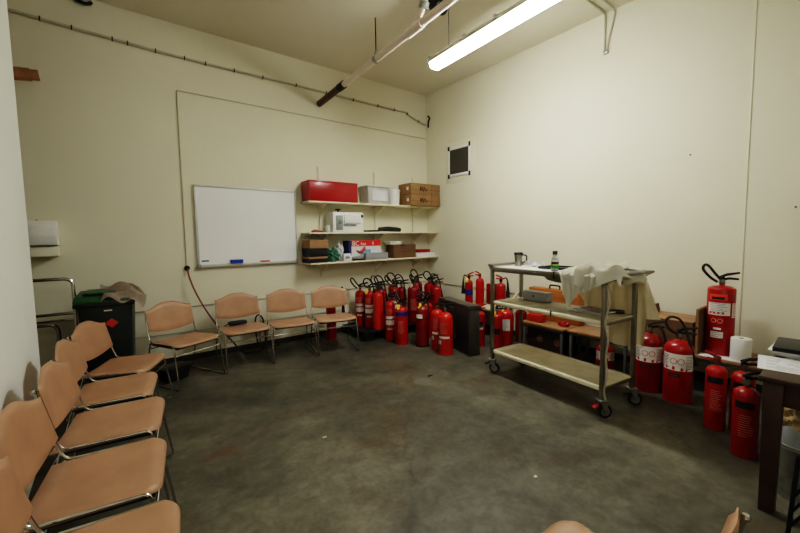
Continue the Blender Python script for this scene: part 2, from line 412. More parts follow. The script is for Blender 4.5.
MB().lathe([(.010, 0), (.008, .006)], (.0, -.14, .345), 10).build('lock', 'dark_iron', td)

# ------------------------------------------------------------------ whiteboard
wb = thing('whiteboard', 'white dry-erase board with aluminium frame mounted on wall', 'whiteboard', (-3.095, 0, 1.617))
wx, wz = .625, .485
MB().bb((-wx, -.022, -wz), (wx, -.003, wz)).build('panel', 'board', wb, 0)
MB().bb((-wx - .006, -.032, wz - .02), (wx + .006, 0, wz + .004), .004).bb((-wx - .006, -.032, -wz), (-wx + .02, 0, wz), .004).bb((wx - .014, -.032, -wz), (wx + .006, 0, wz), .004).build('frame', 'alu', wb)
MB().bb((-wx - .006, -.05, -wz - .02), (wx + .006, 0, -wz + .016), .005).build('pen_ledge', 'alu', wb)
for sx in (-1, 1): MB().box((sx * (wx - .01), -.03, -wz), (.04, .045, .045), .008).build('corner_cap', 'grey_screen', wb)
MB().bb((-wx + .04, -.0235, -wz + .05), (-wx + .12, -.0218, -wz + .068)).build('maker_mark', 'blue_band', wb, 0)
e = thing('board_eraser', 'blue felt eraser on the whiteboard ledge', 'eraser', (-3.285, -.055, 1.148))
MB().box((0, 0, .032), (.15, .05, .026), .006).build('grip', 'blue', e); MB().box((0, 0, .01), (.145, .046, .02), .003).build('felt', 'blue', e)
e = thing('marker_pen', 'red board marker lying on the whiteboard ledge', 'pen', (-2.93, -.05, 1.157))
MB().lathe([(.009, -.06), (.009, .03)], axis=(1, 0, 0), n=12).build('barrel', 'red_print', e); MB().lathe([(.0095, .03), (.008, .065)], axis=(1, 0, 0), n=12).build('cap', 'carton_red', e)

# ------------------------------------------------------------------ wheelie bin, towel, tub, chrome trolley
bn = thing('wheelie_bin', 'dark green wheelie bin with bright green lid in the corner by the row', 'bin', (-4.595, -.53, 0), R(-5))
def binbody(u, v):
    a = u
    return None
MB_ = MB()
def taper_box(mb, z0, w0, d0, z1, w1, d1, bev):
    vs = [mb.bm.verts.new((sx * w / 2, sy * d / 2, z)) for z, w, d in ((z0, w0, d0), (z1, w1, d1)) for sx, sy in ((-1, -1), (1, -1), (1, 1), (-1, 1))]
    fs = [mb.bm.faces.new([vs[i] for i in f]) for f in ((3, 2, 1, 0), (4, 5, 6, 7), (0, 1, 5, 4), (1, 2, 6, 5), (2, 3, 7, 6), (3, 0, 4, 7))]
    if bev: bmesh.ops.bevel(mb.bm, geom=list({e for f in fs for e in f.edges}), offset=bev, segments=3, affect='EDGES', profile=.5)
    return mb
taper_box(MB(), .05, .33, .40, .88, .405, .50, .03).build('body', 'bin_green', bn)
MB().box((0, 0, .88), (.445, .56, .04), .012).box((0, .29, .92), (.40, .03, .03), .01).build('rim', 'bin_green', bn)
MB().prism([(-.29, .90), (-.28, .92), (-.2, .955), (.15, .975), (.28, .95), (.28, .90)], -.22, .22, 'yz', .01).build('lid', 'lid_green', bn)
MB().box((-.04, -.02, .975), (.25, .34, .02), .008).build('lid_panel', 'lid_green', bn)
for s in (-1, 1): MB().lathe([(.09, -.02), (.1, -.015), (.1, .015), (.09, .02)], (s * .17, .2, .1), axis=(1, 0, 0)).build('wheel', 'rubber', bn)
MB().prism([(-.01, .70), (.04, .745), (.09, .70), (.04, .655)], -.248, -.238, 'xz').build('sticker', 'red_print', bn, 0)
MB().box((.02, -.250, .82), (.06, .004, .012)).build('embossed_mark', 'white', bn, 0)
def towel(u, v):
    x = -.02 + .30 * u + .04 * math.sin(5 * v); y = -.26 + .44 * v + .05 * math.sin(4 * u)
    z = 1.005 + .035 * math.sin(9 * u + 3 * v) * math.cos(6 * v) + .02 * math.sin(14 * v + 4 * u)
    if v < .3: z -= (.3 - v) * .35; y = -.30 + .2 * v
    if x > .2: z -= (x - .2) * .9
    return (x, y, z)
tw = tag(MB().grid(26, 26, towel, .012).build('crumpled_towel', 'towel', loc=(-4.60, -.53, .0), rotz=R(-5)), 'crumpled pinkish towel thrown over the green bin lid', 'towel')
tb = thing('plastic_tub', 'dark plastic tub on the floor under the angled chair', 'tub', (-4.10, -.60, 0), R(24))
taper_box(MB(), .0, .22, .16, .13, .26, .2, .015).build('body', 'black', tb)
MB().box((0, 0, .135), (.28, .22, .015), .005).build('rim', 'dark_iron', tb)

tr = thing('tubular_trolley', 'chrome tubular trolley frame half hidden behind the pale wall', 'trolley', (-5.10, -.35, 0))
def hoop(xc, y, wd, z1, r=.016):
    return MB().tube(fillet([(xc - wd, y, .03), (xc - wd, y, z1), (xc + wd, y, z1), (xc + wd, y, .03)], .07, 6), r, 10)
hoop(-.01, 0, .26, 1.10).build('handle_hoop', 'chrome', tr)
hoop(-.06, -.22, .2, .71).build('lower_hoop', 'chrome', tr)
MB().tube([(-.27, 0, .77), (.25, 0, .77)], .014, 10).build('cross_rail', 'chrome', tr)
MB().tube([(-.27, 0, .71), (.25, 0, .71)], .011, 10).build('cross_rail', 'chrome', tr)
MB().tube([(-.26, 0, .16), (.26, 0, .16)], .011, 10).build('cross_rail', 'chrome', tr)
MB().tube([(-.25, -.22, .3), (.15, -.22, .3)], .011, 10).build('cross_rail', 'chrome', tr)
for x, y in ((-.26, 0), (.26, 0), (-.25, -.22), (.15, -.22)):
    MB().lathe([(.022, 0), (.02, .04)], (x, y, 0), 12).build('rubber_foot', 'rubber', tr)
for x in (-.24, .14): MB().tube([(x, 0, .18), (x, -.22, .18)], .01, 8).build('side_rail', 'chrome', tr)

# ------------------------------------------------------------------ chairs
def make_chair(label):
    t = thing('stacking_chair', label, 'chair')
    # seat pad
    def outline(w, f, b, wr):
        pts = []
        for sx in (1, -1):
            seq = [(wr * .5, b), (wr * .5 + .005, b - .03), (w * .5, -.05), (w * .5, f + .08), (w * .5 - .012, f + .04), (w * .5 - .05, f + .012), (w * .5 - .12, f)]
            pts += [(sx * x, y) for x, y in (seq if sx == 1 else reversed(seq))]
        return pts
    def zt(x, y): # gentle dish and waterfall
        v = (y + .24) / .46
        return .447 - .018 * v - .012 * max(0, (.1 - v)) / .1 * 1.0 - .006 * (1 - (x / .24) ** 2)
    mb = MB(); nu, nv = 21, 23
    def half(u, v):
        y = -.245 + .455 * v
        f = min(1., max(0., v / .16)); hw = .250 - .085 * (1 - math.sqrt(max(0, 1 - (1 - f) ** 2))) - .012 * v
        x = (u * 2 - 1) * hw
        if v < .02: pass
        return x, y
    tops = [[None] * nv for _ in range(nu)]; bots = [[None] * nv for _ in range(nu)]
    for i in range(nu):
        for j in range(nv):
            u, v = i / (nu - 1), (j / (nv - 1)) ** 1.7; x, y = half(u, v)
            eu = min(u, 1 - u) / .08; ev = min(v, 1 - v) / .06; ed = min(1., eu, ev); rnd = .014 * (1 - math.sqrt(max(0, 1 - (1 - ed) ** 2)))
            tops[i][j] = mb.bm.verts.new((x, y, zt(x, y) - rnd))
            bots[i][j] = mb.bm.verts.new((x, y, zt(x, y) - .028 + rnd * .4))
    for i in range(nu - 1):
        for j in range(nv - 1):
            mb.bm.faces.new((tops[i][j], tops[i + 1][j], tops[i + 1][j + 1], tops[i][j + 1]))
            mb.bm.faces.new((bots[i][j], bots[i][j + 1], bots[i + 1][j + 1], bots[i + 1][j]))
    for j in range(nv - 1):
        mb.bm.faces.new((tops[0][j], tops[0][j + 1], bots[0][j + 1], bots[0][j])); mb.bm.faces.new((tops[-1][j + 1], tops[-1][j], bots[-1][j], bots[-1][j + 1]))
    for i in range(nu - 1):
        mb.bm.faces.new((tops[i + 1][0], tops[i][0], bots[i][0], bots[i + 1][0])); mb.bm.faces.new((tops[i][-1], tops[i + 1][-1], bots[i + 1][-1], bots[i][-1]))
    mb.build('seat', 'vinyl', t, 60)
    MB().box((0, -.02, .402), (.44, .40, .026), .008).build('seat_pan', 'black', t)
    # backrest: humped top, bellied bottom, dished
    mb = MB(); nu, nv = 25, 11
    def top(a):
        s = max(0, 1 - max(0, abs(a) - .16) / .80); s = s * s * (3 - 2 * s); return .746 + .056 * s
    def bot(a): return .538 - .032 * (1 - a * a)
    Fv = [[None] * nv for _ in range(nu)]; Bv = [[None] * nv for _ in range(nu)]
    for i in range(nu):
        for j in range(nv):
            a = i / (nu - 1) * 2 - 1; v = j / (nv - 1)
            z = bot(a) + (top(a) - bot(a)) * v
            hw = .238 + .002 * (1 - v)
            y = .172 + (z - .5) * .23 + .022 * (1 - a * a)
            ed = min(1., min(i, nu - 1 - i) / 1.6, min(j, nv - 1 - j) / 1.2); th = .013 * math.sqrt(max(.02, 1 - (1 - ed) ** 2))
            Fv[i][j] = mb.bm.verts.new((a * hw, y - th, z)); Bv[i][j] = mb.bm.verts.new((a * hw, y + th * .8, z))
    for i in range(nu - 1):
        for j in range(nv - 1):
            mb.bm.faces.new((Fv[i][j], Fv[i + 1][j], Fv[i + 1][j + 1], Fv[i][j + 1])); mb.bm.faces.new((Bv[i][j], Bv[i][j + 1], Bv[i + 1][j + 1], Bv[i + 1][j]))
    for j in range(nv - 1):
        mb.bm.faces.new((Fv[0][j], Fv[0][j + 1], Bv[0][j + 1], Bv[0][j])); mb.bm.faces.new((Fv[-1][j + 1], Fv[-1][j], Bv[-1][j], Bv[-1][j + 1]))
    for i in range(nu - 1):
        mb.bm.faces.new((Fv[i + 1][0], Fv[i][0], Bv[i][0], Bv[i + 1][0])); mb.bm.faces.new((Fv[i][-1], Fv[i + 1][-1], Bv[i + 1][-1], Bv[i][-1]))
    mb.build('backrest', 'vinyl', t, 60)
    for s in (-1, 1):
        path = fillet([(s * .232, .243, .730), (s * .244, .189, .50), (s * .243, .16, .424), (s * .243, -.205, .430), (s * .25, -.268, .0085),
                       (s * .255, .275, .0085), (s * .243, .165, .420)], .035, 5)
        MB().tube(path, .0068, 8).build('side_frame', 'chrome', t)
        MB().lathe([(.0095, -.006), (.0105, 0), (.007, .008)], (s * .232, .245, .733), 10).build('frame_cap', 'chrome', t)
    MB().tube([(-.249, -.219, .33), (.249, -.219, .33)], .006, 8).build('stretcher', 'chrome', t)
    MB().tube([(-.247, .195, .36), (.247, .195, .36)], .006, 8).build('stretcher', 'chrome', t)
    return t
chair0 = make_chair('x')
for c in chair0.children: c.scale = (1.015, 1, 1)
G_L = 'tan chairs along the pale wall'; G_B = 'tan chairs along the whiteboard wall'
def put(t, front, ang, label, group):
    """front = point under the middle of the front seat edge; ang = facing direction of the chair (deg, 0 = -Y, + turns to +X)"""
    a = R(ang); fx, fy = math.sin(a), -math.cos(a)
    loc = (front[0] - fx * .245, front[1] - fy * .245, 0)
    if t is None:
        return dup(chair0, loc, a, label, group)
    t.location = loc; t.rotation_euler = (0, 0, a); t['label'] = label; t['group'] = group; return t
put(chair0, (-4.29, -1.37), 66, 'tan vinyl chair nearest the green bin, end of the row along the pale wall', G_L)
put(None, (-4.345, -1.90), 81, 'tan vinyl chair second from the green bin along the pale wall', G_L)
put(None, (-4.355, -2.48), 81, 'tan vinyl chair third from the green bin along the pale wall', G_L)
put(None, (-4.405, -3.08), 82, 'tan vinyl chair fourth from the green bin along the pale wall', G_L)
put(None, (-4.42, -3.66), 82, 'tan vinyl chair farthest from the green bin along the pale wall', G_L)
put(None, (-3.885, -.89), 26, 'tan vinyl chair beside the green bin, turned at an angle', G_B)
put(None, (-3.375, -.80), 0, 'tan vinyl chair with a black pouch on it below the whiteboard', G_B)
put(None, (-2.868, -.85), -9, 'empty tan vinyl chair below the whiteboard corner, third from the bin', G_B)
put(None, (-2.35, -.95), -14, 'tan vinyl chair next to the red extinguishers on the pallet', G_B)
put(None, (-3.548, -4.40), 177, 'tan vinyl chair cut off by the bottom edge, only seat and backrest corners showing', None)
bp_ = thing('black_pouch', 'small black pouch lying at the back of a tan chair seat', 'pouch', (-3.40, -.40, .437), R(6))
MB().box((0, 0, .022), (.2, .1, .04), .014).build('body', 'black', bp_)
MB().tube([(-.08, .0, .035), (-.13, -.02, .02), (-.15, .0, .008)], .006, 6, 3).build('strap', 'rubber', bp_)

hs = thing('power_hose', 'red-brown hose hanging from a wall outlet and trailing between the chairs', 'hose')
MB().lathe([(.03, 0), (.03, .02), (.02, .03)], (-3.838, 0, 1.117), 14, axis=(0, -1, 0)).build('wall_outlet', 'dark_iron', hs)
MB().tube([(-3.838, -.03, 1.11), (-3.825, -.07, 1.0), (-3.775, -.12, .82), (-3.685, -.2, .60), (-3.60, -.26, .44), (-3.52, -.285, .32), (-3.43, -.285, .2)], .0095, 8, 6).build('red_hose', 'hose_brown', hs)
MB().tube([(-3.43, -.285, .2), (-3.37, -.28, .11), (-3.28, -.27, .03), (-3.18, -.22, .014), (-3.06, -.2, .02), (-3.01, -.18, .16), (-3.03, -.17, .40), (-3.08, -.16, .47), (-3.12, -.15, .40), (-3.1, -.13, .12), (-3.02, -.12, .016), (-2.8, -.10, .014)], .0095, 8, 6).build('black_lead', 'rubber', hs)

# ------------------------------------------------------------------ shelves
for x, nm in ((-2.11, 'nearest the whiteboard'), (-1.14, 'in the middle of the shelves'), (-.35, 'nearest the room corner')):
    u = thing('shelf_upright', 'slotted white metal wall upright ' + nm, 'shelf upright', (x, 0, .88), 0, 'slotted uprights of the wall shelves')
    MB().bb((-.013, -.014, 0), (.013, 0, 1.61), .002).build('channel', 'shelf', u)
    MB().bb((-.005, -.0155, .02), (-.002, -.0135, 1.59)).bb((.002, -.0155, .02), (.005, -.0135, 1.59)).build('slot_line', 'grey_print', u, 0)
for z, nm in ((1.955, 'top'), (1.527, 'middle'), (1.105, 'bottom')):
    sh = thing('wall_shelf', {'top': 'topmost cream wall shelf, carrying the red box', 'middle': 'middle cream wall shelf, carrying the white machine', 'bottom': 'lowest cream wall shelf, above the extinguishers'}[nm], 'shelf', (0, 0, z), 0, 'cream wall shelves')
    MB().bb((-2.395, -.30, -.022), (-.02, -.004, 0), .003).build('board', 'shelf', sh)
    for x in (-2.11, -1.14, -.35):
        MB().prism([(-.016, -.023), (-.26, -.023), (-.26, -.034), (-.05, -.15), (-.016, -.17)], x - .006, x + .006, 'yz').build('bracket', 'shelf', sh, 0)
T, Mi, Lo = 1.956, 1.528, 1.106
b = thing('red_box', 'long plain red box on the top shelf', 'box', (-2.0, -.16, T))
MB().box((0, 0, .138), (.755, .27, .276), .004).build('body', 'red_b', b); MB().box((0, 0, .268), (.760, .275, .025), .004).build('lid', 'red_b', b)
b = thing('storage_tub', 'translucent lidded plastic tub beside the red box', 'tub', (-1.225, -.16, T))
taper_box(MB(), 0, .38, .2, .25, .41, .235, .015).build('body', 'clear', b); MB().box((0, 0, .264), (.44, .25, .03), .01).build('lid', 'clear', b)
MB().bb((-.13, -.118, .05), (.15, -.112, .2)).build('paper_inside', 'paper', b, 0)
b = thing('round_tub', 'small round white tub between the storage tub and cartons', 'tub', (-.875, -.17, T))
MB().lathe([(.09, 0), (.102, .215), (.102, .225)]).build('body', 'plastic_white', b); MB().lathe([(.108, .22), (.108, .247), (.1, .251)]).build('lid', 'plastic_white', b)
for i, (z, lb) in enumerate(((T, 'lower cardboard carton of the stacked pair on the top shelf'), (T + .182, 'upper cardboard carton of the stacked pair on the top shelf'))):
    b = thing('cardboard_carton', lb, 'carton', (-.335 - .004 * i, -.19, z), 0, 'stacked cartons on top shelf')
    MB().box((0, 0, .09), (.64, .33, .178), .003).build('body', 'card', b)
    MB().bb((-.322, -.168, .074), (.322, -.1645, .080)).bb((.12, -.168, .0), (.123, -.1645, .178)).build('tape_seam', 'card_dark', b, 0)
    MB().tube([(-.13, -.167, .05), (-.12, -.167, .13), (-.1, -.167, .06), (-.08, -.167, .13), (-.06, -.167, .05), (-.03, -.167, .12), (.0, -.167, .06), (.04, -.167, .1)], .006, 6, 3).build('handwriting', 'ink', b)
    MB().bb((-.3225, -.10, .07), (-.319, -.05, .12)).build('sticker', 'white', b, 0)
# middle shelf
b = thing('sewing_machine', 'boxy white tabletop machine with black dial on the middle shelf', 'machine', (-1.765, -.15, Mi))
MB().box((0, .01, .145), (.51, .24, .29), .012).build('body', 'plastic_white', b)
MB().bb((-.21, -.118, .03), (-.10, -.108, .24), .004).build('needle_bay', 'grey_screen', b)
MB().box((-.14, -.12, .15), (.05, .02, .05), .005).build('needle_plate', 'dial', b)
MB().box((.06, -.12, .19), (.28, .03, .13), .008).build('arm', 'plastic_white', b)
MB().bb((-.09, -.114, .085), (.12, -.108, .115)).build('gap', 'grey_screen', b, 0)
MB().lathe([(.024, 0), (.024, .014), (.02, .018)], (.215, -.11, .235), 16, axis=(0, -1, 0)).build('dial', 'black', b)
MB().lathe([(.012, 0), (.012, .03), (.045, .032), (.045, .045), (.01, .05)], (-.13, -.03, .29), 16).build('thread_spool', 'dark_iron', b)
b = tag(MB().tube([(-2.33, -.2, Mi + .012), (-2.24, -.22, Mi + .014), (-2.16, -.2, Mi + .012)], .013, 8, 4).box((-2.25, -.17, Mi + .02), (.07, .05, .04), .01).build('red_hand_tool', 'red_b'), 'small red hand tool at the end of the middle shelf', 'tool')
b = thing('clear_jar', 'small clear jar beside the white machine', 'jar', (-2.08, -.19, Mi))
MB().lathe([(.042, 0), (.046, .01), (.046, .075), (.038, .085)]).build('body', 'clear', b); MB().lathe([(.04, .085), (.04, .105)]).build('lid', 'alu', b)
b = thing('black_caulking_tool', 'long black tool lying on the middle shelf', 'tool', (-1.12, -.18, Mi))
MB().tube([(-.36, .01, .016), (-.05, 0, .022)], .013, 10).build('rod', 'black', b)
MB().tube([(-.06, 0, .045), (.1, -.01, .05), (.3, 0, .04), (.36, .0, .035)], [.03, .04, .036, .03], 12).build('barrel', 'black', b)
# lower shelf
for i, (z, lb, h) in enumerate(((Lo, 'bottom black and tan shoebox of the stack on lowest shelf', .085), (Lo + .087, 'middle black shoebox of the stack on lowest shelf', .115), (Lo + .204, 'top tan shoebox of the stack on lowest shelf', .115))):
    b = thing('shoe_box', lb, 'box', (-2.275 + .006 * i, -.165, z), 0, 'boxes stacked on lowest shelf')
    MB().box((0, 0, h / 2), (.27, .25, h), .003).build('body', ('black', 'black', 'card_tan')[i], b)
    MB().box((0, 0, h - .014), (.276, .256, .028), .003).build('lid', ('card_tan', 'black', 'card_tan')[i], b)
def lump(name, m, c, rad, label, cat, seed, amp=.25):
    mb = MB(); bmesh.ops.create_icosphere(mb.bm, subdivisions=4, radius=1)
    rnd = random.Random(seed); ph = [rnd.uniform(0, 6) for _ in range(6)]
    for v in mb.bm.verts:
        n = v.co.normalized(); k = 1 + amp * (math.sin(5 * n.x + ph[0]) * math.sin(6 * n.y + ph[1]) + .5 * math.sin(11 * n.z + ph[2] + 7 * n.x) + .35 * math.sin(17 * n.y + ph[3] + 9 * n.x))
        v.co = Vector((n.x * rad[0] * k, n.y * rad[1] * k, max(-rad[2] * .8, n.z * rad[2] * k)))
    return tag(mb.build(name, m, loc=(c[0], c[1], c[2] + rad[2] * .8), smooth=50), label, cat)
lump('green_plastic_bag', 'bag_green', (-1.995, -.17, Lo), (.085, .085, .1), 'crumpled green plastic bag on the lowest shelf', 'bag', 3)
lump('clear_plastic_bag', 'bag_white', (-1.84, -.09, Lo), (.05, .05, .15), 'crumpled clear plastic bag standing behind the green bag', 'bag', 5)
b = thing('small_white_carton', 'tiny white carton standing at the front of the lowest shelf', 'carton', (-1.82, -.262, Lo))
MB().box((0, 0, .055), (.12, .06, .11), .003).build('body', 'paper', b); MB().bb((-.035, -.0315, .04), (.035, -.0302, .07)).build('print', 'grey_print', b, 0)
b = thing('printed_carton', 'red white and blue printed carton on the lowest shelf', 'carton', (-1.455, -.145, Lo))
MB().box((0, .03, .15), (.58, .17, .3), .003).build('body', 'carton_white', b)
MB().bb((-.292, -.059, .21), (.288, -.0555, .299)).build('red_panel', 'carton_red', b, 0)
MB().bb((-.2925, -.0595, .08), (-.245, -.055, .299)).bb((-.2925, -.06, .1), (-.2895, .11, .299)).build('navy_panel', 'carton_navy', b, 0)
MB().bb((-.09, -.0582, .03), (.10, -.0555, .16)).build('blue_panel', 'carton_blue', b, 0)
MB().tube([(-.16, -.058, .15), (-.12, -.058, .125), (-.06, -.058, .125), (-.02, -.058, .17), (-.01, -.058, .2)], [.008, .018, .022, .026, .012], 8, 0).build('chilli_emblem', 'red_print', b)
text('BC', .1, 'white', b, (-.17, -.061, .25), (PI / 2, 0, 0)); text('feet', .075, 'white', b, (-.035, -.061, .245), (PI / 2, 0, 0), xs=.85)
text('8', .07, 'white', b, (.14, -.061, .25), (PI / 2, 0, 0))
b = thing('grey_tray_box', 'flat grey box lying on the lowest shelf before printed carton', 'box', (-1.3, -.262, Lo))
MB().box((0, 0, .052), (.41, .07, .104), .003).build('body', 'grey', b); MB().box((0, 0, .1), (.414, .074, .012), .002).build('lid', 'grey', b)
b = thing('stapler', 'grey stapler on the lowest shelf beside the flat grey box', 'stapler', (-1.62, -.262, Lo))
MB().box((0, 0, .012), (.19, .04, .02), .004).build('base', 'dark_iron', b); MB().box((0, 0, .055), (.2, .04, .03), .006, rot=(0, R(-8), 0)).build('arm', 'grey', b)
b = thing('open_brown_box', 'plain brown cardboard box on the lowest shelf', 'box', (-.72, -.15, Lo))
MB().box((0, 0, .108), (.45, .22, .216), .003).build('body', 'card_dark', b); MB().bb((-.225, -.1125, .1), (.225, -.11, .104)).bb((-.1, -.1125, .19), (.0, -.11, .216)).build('flap_seam', 'chest', b, 0)
b = thing('white_tray', 'white polystyrene tray resting on the plain brown box', 'tray', (-.90, -.165, Lo + .217))
taper_box(MB(), 0, .21, .15, .045, .24, .18, .008).build('body', 'plastic_white', b); MB().bb((-.125, -.095, .04), (.125, .095, .052), .004).build('rim', 'plastic_white', b)
b = thing('white_carton', 'flat white carton at the corner end of the lowest shelf', 'carton', (-.265, -.165, Lo))
MB().box((0, 0, .034), (.42, .2, .068), .003).build('body', 'paper', b); MB().box((0, 0, .062), (.424, .204, .014), .003).build('lid', 'paper', b)
b = thing('red_tool_case', 'small red case on the flat white carton', 'case', (-.27, -.16, Lo + .07))
MB().box((0, 0, .028), (.28, .12, .056), .01).build('body', 'red_b', b); MB().bb((-.05, -.064, .02), (.05, -.058, .036), .002).build('latch', 'red_c', b)

# ------------------------------------------------------------------ vent panel on the right wall
v = thing('vent_panel', 'dark mesh vent panel with white frame high on side wall', 'vent', (0, -.80, 2.655))
MB().bb((-.006, -.33, -.33), (0, .31, .32), .003).build('plaster_patch', 'wall', v)
vw, vh = .235, .225
mb = MB()
for lo, hi in (((-.022, -vw, -vh - .012), (-.004, vw, -vh + .03)), ((-.022, -vw, vh - .03), (-.004, vw, vh + .012)), ((-.022, -vw - .005, -vh), (-.004, -vw + .035, vh)), ((-.022, vw - .03, -vh), (-.004, vw + .005, vh))):
    mb.bb(lo, hi, .002)
mb.build('frame', 'plastic_white', v)
MB().bb((-.017, -vw + .02, -vh + .02), (-.007, vw - .02, vh - .02)).build('mesh_panel', 'mesh_dark', v, 0)
for sy in (-1, 1):
    for sz in (-1, 1):
        MB().bb((-.0245, sy * vw - .03 if sy > 0 else -vw - .01, sz * vh - .035), (-.021, sy * vw + .012 if sy > 0 else -vw + .03, sz * vh + .035)).build('black_tape', 'black', v, 0)

# ------------------------------------------------------------------ extinguishers
GE = {}
def extinguisher(label, loc, r, h, red='red_b', rotz=-45, style='powder', hose='loop', lab='big', band=None, tagc=None, group=None, foot=True, hdir=0., gauge=True, dome=.8):
    """red cylinder of body height h; parts: cylinder, valve, handle, lever, hose, nozzle, label ..."""
    t = thing('fire_extinguisher', label, 'fire extinguisher', loc, R(rotz), group)
    d = r * dome
    prof = [(r * .9, .0), (r * .97, .006), (r, .02)] + [(r, h - d)] + [(r * math.cos(a), h - d + d * math.sin(a)) for a in [R(x) for x in (15, 30, 45, 58, 68, 76)]]
    nk = prof[-1][0]
    prof += [(nk * .8, h + .004), (nk * .8, h + .012)]
    if style == 'skirt': prof = [(r * 1.12, 0), (r * 1.12, .13), (r * 1.0, .24), (r * .93, .30)] + [(q * .93, z) for q, z in prof[3:]]
    MB().lathe(prof, n=30).build('cylinder', red, t)
    if foot: MB().lathe([(r * 1.015, .0), (r * 1.015, .022)], n=30).build('foot_ring', 'rubber' if foot == 'black' else red, t)
    MB().lathe([(nk * .78, h + .005), (.022, h + .02), (.022, h + .055), (.014, h + .06), (.014, h + .075)], n=16).build('valve', 'steel' if style != 'co2' else 'dark_iron', t)
    HL = .12 if style == 'powder' else .074
    hm = {'co2': 'red_b', 'redlever': 'red_b'}.get(style, 'dark_iron')
    hd = Matrix.Rotation(hdir, 3, 'Z')
    def hv(x, z, y=0.): return tuple(hd @ Vector((x, y, z)))
    q = h + (.05 if r > .08 or style != 'redlever' else .034)
    mb = MB(); mb.tube([hv(-.01, q), hv(.05, q + .012), hv(HL - .005, q + .006)], [.011, .011, .009], 8, 0); mb.build('carry_handle', hm, t)
    mb = MB(); mb.tube([hv(-.02, q + .02), hv(.03, q + .045), hv(HL, q + .062)], [.011, .012, .009], 8, 0); mb.build('squeeze_lever', hm, t)
    MB().tube([hv(.0, q + .01, -.02), hv(.0, q + .01, .02)], .018, 10).build('valve_head', hm if style != 'powder' else 'dark_iron', t)
    if gauge and style == 'powder':
        MB().lathe([(.014, 0), (.014, .012)], tuple(Vector((0, -.022, h + .04))), 12, axis=(0, -1, 0)).build('pressure_gauge', 'steel', t)
    if hose == 'loop':
        pts = [(-.02, 0, q + .0), (-.07, -.01, q + .03), (-.10, -.01, q + .09), (-.07, -.01, q + .14), (-.01, -.015, q + .13), (.03, -.02, q + .07), (.05, -.03, q + .01), (r * .8, -.05, h - .08)]
        MB().tube([tuple(hd @ Vector(p)) for p in pts], .0105, 8, 5).build('hose', 'rubber', t)
        MB().tube([tuple(hd @ Vector((r * .8, -.05, h - .08))), tuple(hd @ Vector((r * 1.08, -.03, h - .2)))], [.011, .017], 8).build('nozzle', 'rubber', t)
    elif hose == 'side':
        pts = [(.02, 0, q + .0), (.06, -.01, q + .02), (r * .9, -.03, q - .03), (r * 1.08, -.04, h - .1), (r * 1.12, -.04, h * .55)]
        MB().tube([tuple(hd @ Vector(p)) for p in pts], .0095, 8, 5).build('hose', 'rubber', t)
        MB().tube([tuple(hd @ Vector((r * 1.12, -.04, h * .56))), tuple(hd @ Vector((r * 1.13, -.04, h * .4)))], [.01, .015], 8).build('nozzle', 'rubber', t)
    elif hose == 'horn':
        pts = [(-.02, 0, q + .0), (-.06, 0, q + .02), (-r * 1.25, 0, q + .0), (-r * 1.4, 0, q - .05)]
        MB().tube([tuple(hd @ Vector(p)) for p in pts], .009, 8, 5).build('hose', 'dark_iron', t)
        MB().tube([tuple(hd @ Vector((-r * 1.4, 0, q - .04))), tuple(hd @ Vector((-r * 1.45, 0, q - .13))), tuple(hd @ Vector((-r * 1.5, 0, q - .26)))], [.012, .018, .03], 12).build('horn', 'black', t)
    elif hose == 'tallhorn':
        MB().tube([(.0, 0, q), (.08, 0, q + .03), (.15, 0, q + .14), (.165, 0, q + .2), (.175, 0, q + .12)], .011, 8, 5).build('hose', 'rubber', t)
        MB().tube([(.175, 0, q + .14), (.175, 0, q - .08), (.175, 0, q - .26)], [.014, .02, .03], 12).build('horn', 'black', t)
    elif hose == 'up':
        pts = [(-.01, 0, q), (-.05, 0, q + .05), (-.1, .0, q + .12), (-.13, 0, q + .13), (-.14, 0, q + .09), (-.09, -.01, q + .02), (-.04, -.02, q - .02)]
        MB().tube([tuple(hd @ Vector(p)) for p in pts], .011, 8, 5).build('hose', 'rubber', t)
    e = r + .0012; e2 = r + .0022
    if style == 'skirt': e, e2 = r * .93 + .0012, r * .93 + .0022
    def lab_(z0, z1, a0=-.9, a1=.9, m='white', bars=True, bm='grey_print'):
        L_ = MB().patch(e, a0, a1, z0, z1).build('label', m, t)
        if bars:
            mb = MB(); n = max(2, int((z1 - z0) / .014)); rr = random.Random(int(z0 * 1e4) + int(loc[0] * 1e4))
            for i in range(n):
                z = z1 - (i + .7) * (z1 - z0) / (n + .4)
                mb.patch(e2, a0 + .12 * (a1 - a0), a0 + (a1 - a0) * rr.uniform(.6, .9), z, z + .0045, 6)
            mb.build('printed_text', bm, L_)
        return L_
    if lab == 'big':
        lab_(h * .60, h * .82, m=red, bm='pink_print'); lab_(h * .47, h * .53)
    elif lab == 'mid':
        lab_(h * .50, h * .78, -1., .5, m=red, bm='pink_print'); lab_(h * .40, h * .455, -1., .55, bars=False); lab_(h * .26, h * .36, -1.15, -.6)
    elif lab == 'multi':
        lab_(h * .66, h * .82, m=red, bm='pink_print'); lab_(h * .56, h * .63, bm='red_print'); lab_(h * .40, h * .52); lab_(h * .28, h * .325, -.5, .5)
    elif lab == 'top':
        lab_(h * .70, h * .80, -1.1, .05, bars=False); MB().lathe([(r * 1.02, h * .675), (r * 1.02, h * .69)], n=30, cap=False).build('strap', 'dark_iron', t)
    elif lab == 'text':
        lab_(h * .30, h * .64, -.75, .75, m=red, bm='pink_print'); lab_(h * .12, h * .5, -1.2, -1., bars=False) if False else None
    elif lab == 'square':
        lab_(h * .40, h * .74, -.85, .55)
    elif lab == 'iso':      # large cylinder with wide white pictogram panel
        L_ = lab_(h * .53, h * .80, -1.25, 1.1, bars=False)
        mb = MB()
        for a in (-.38, .12): mb.ring_on(e2, a, h * .68, .026, .005); 
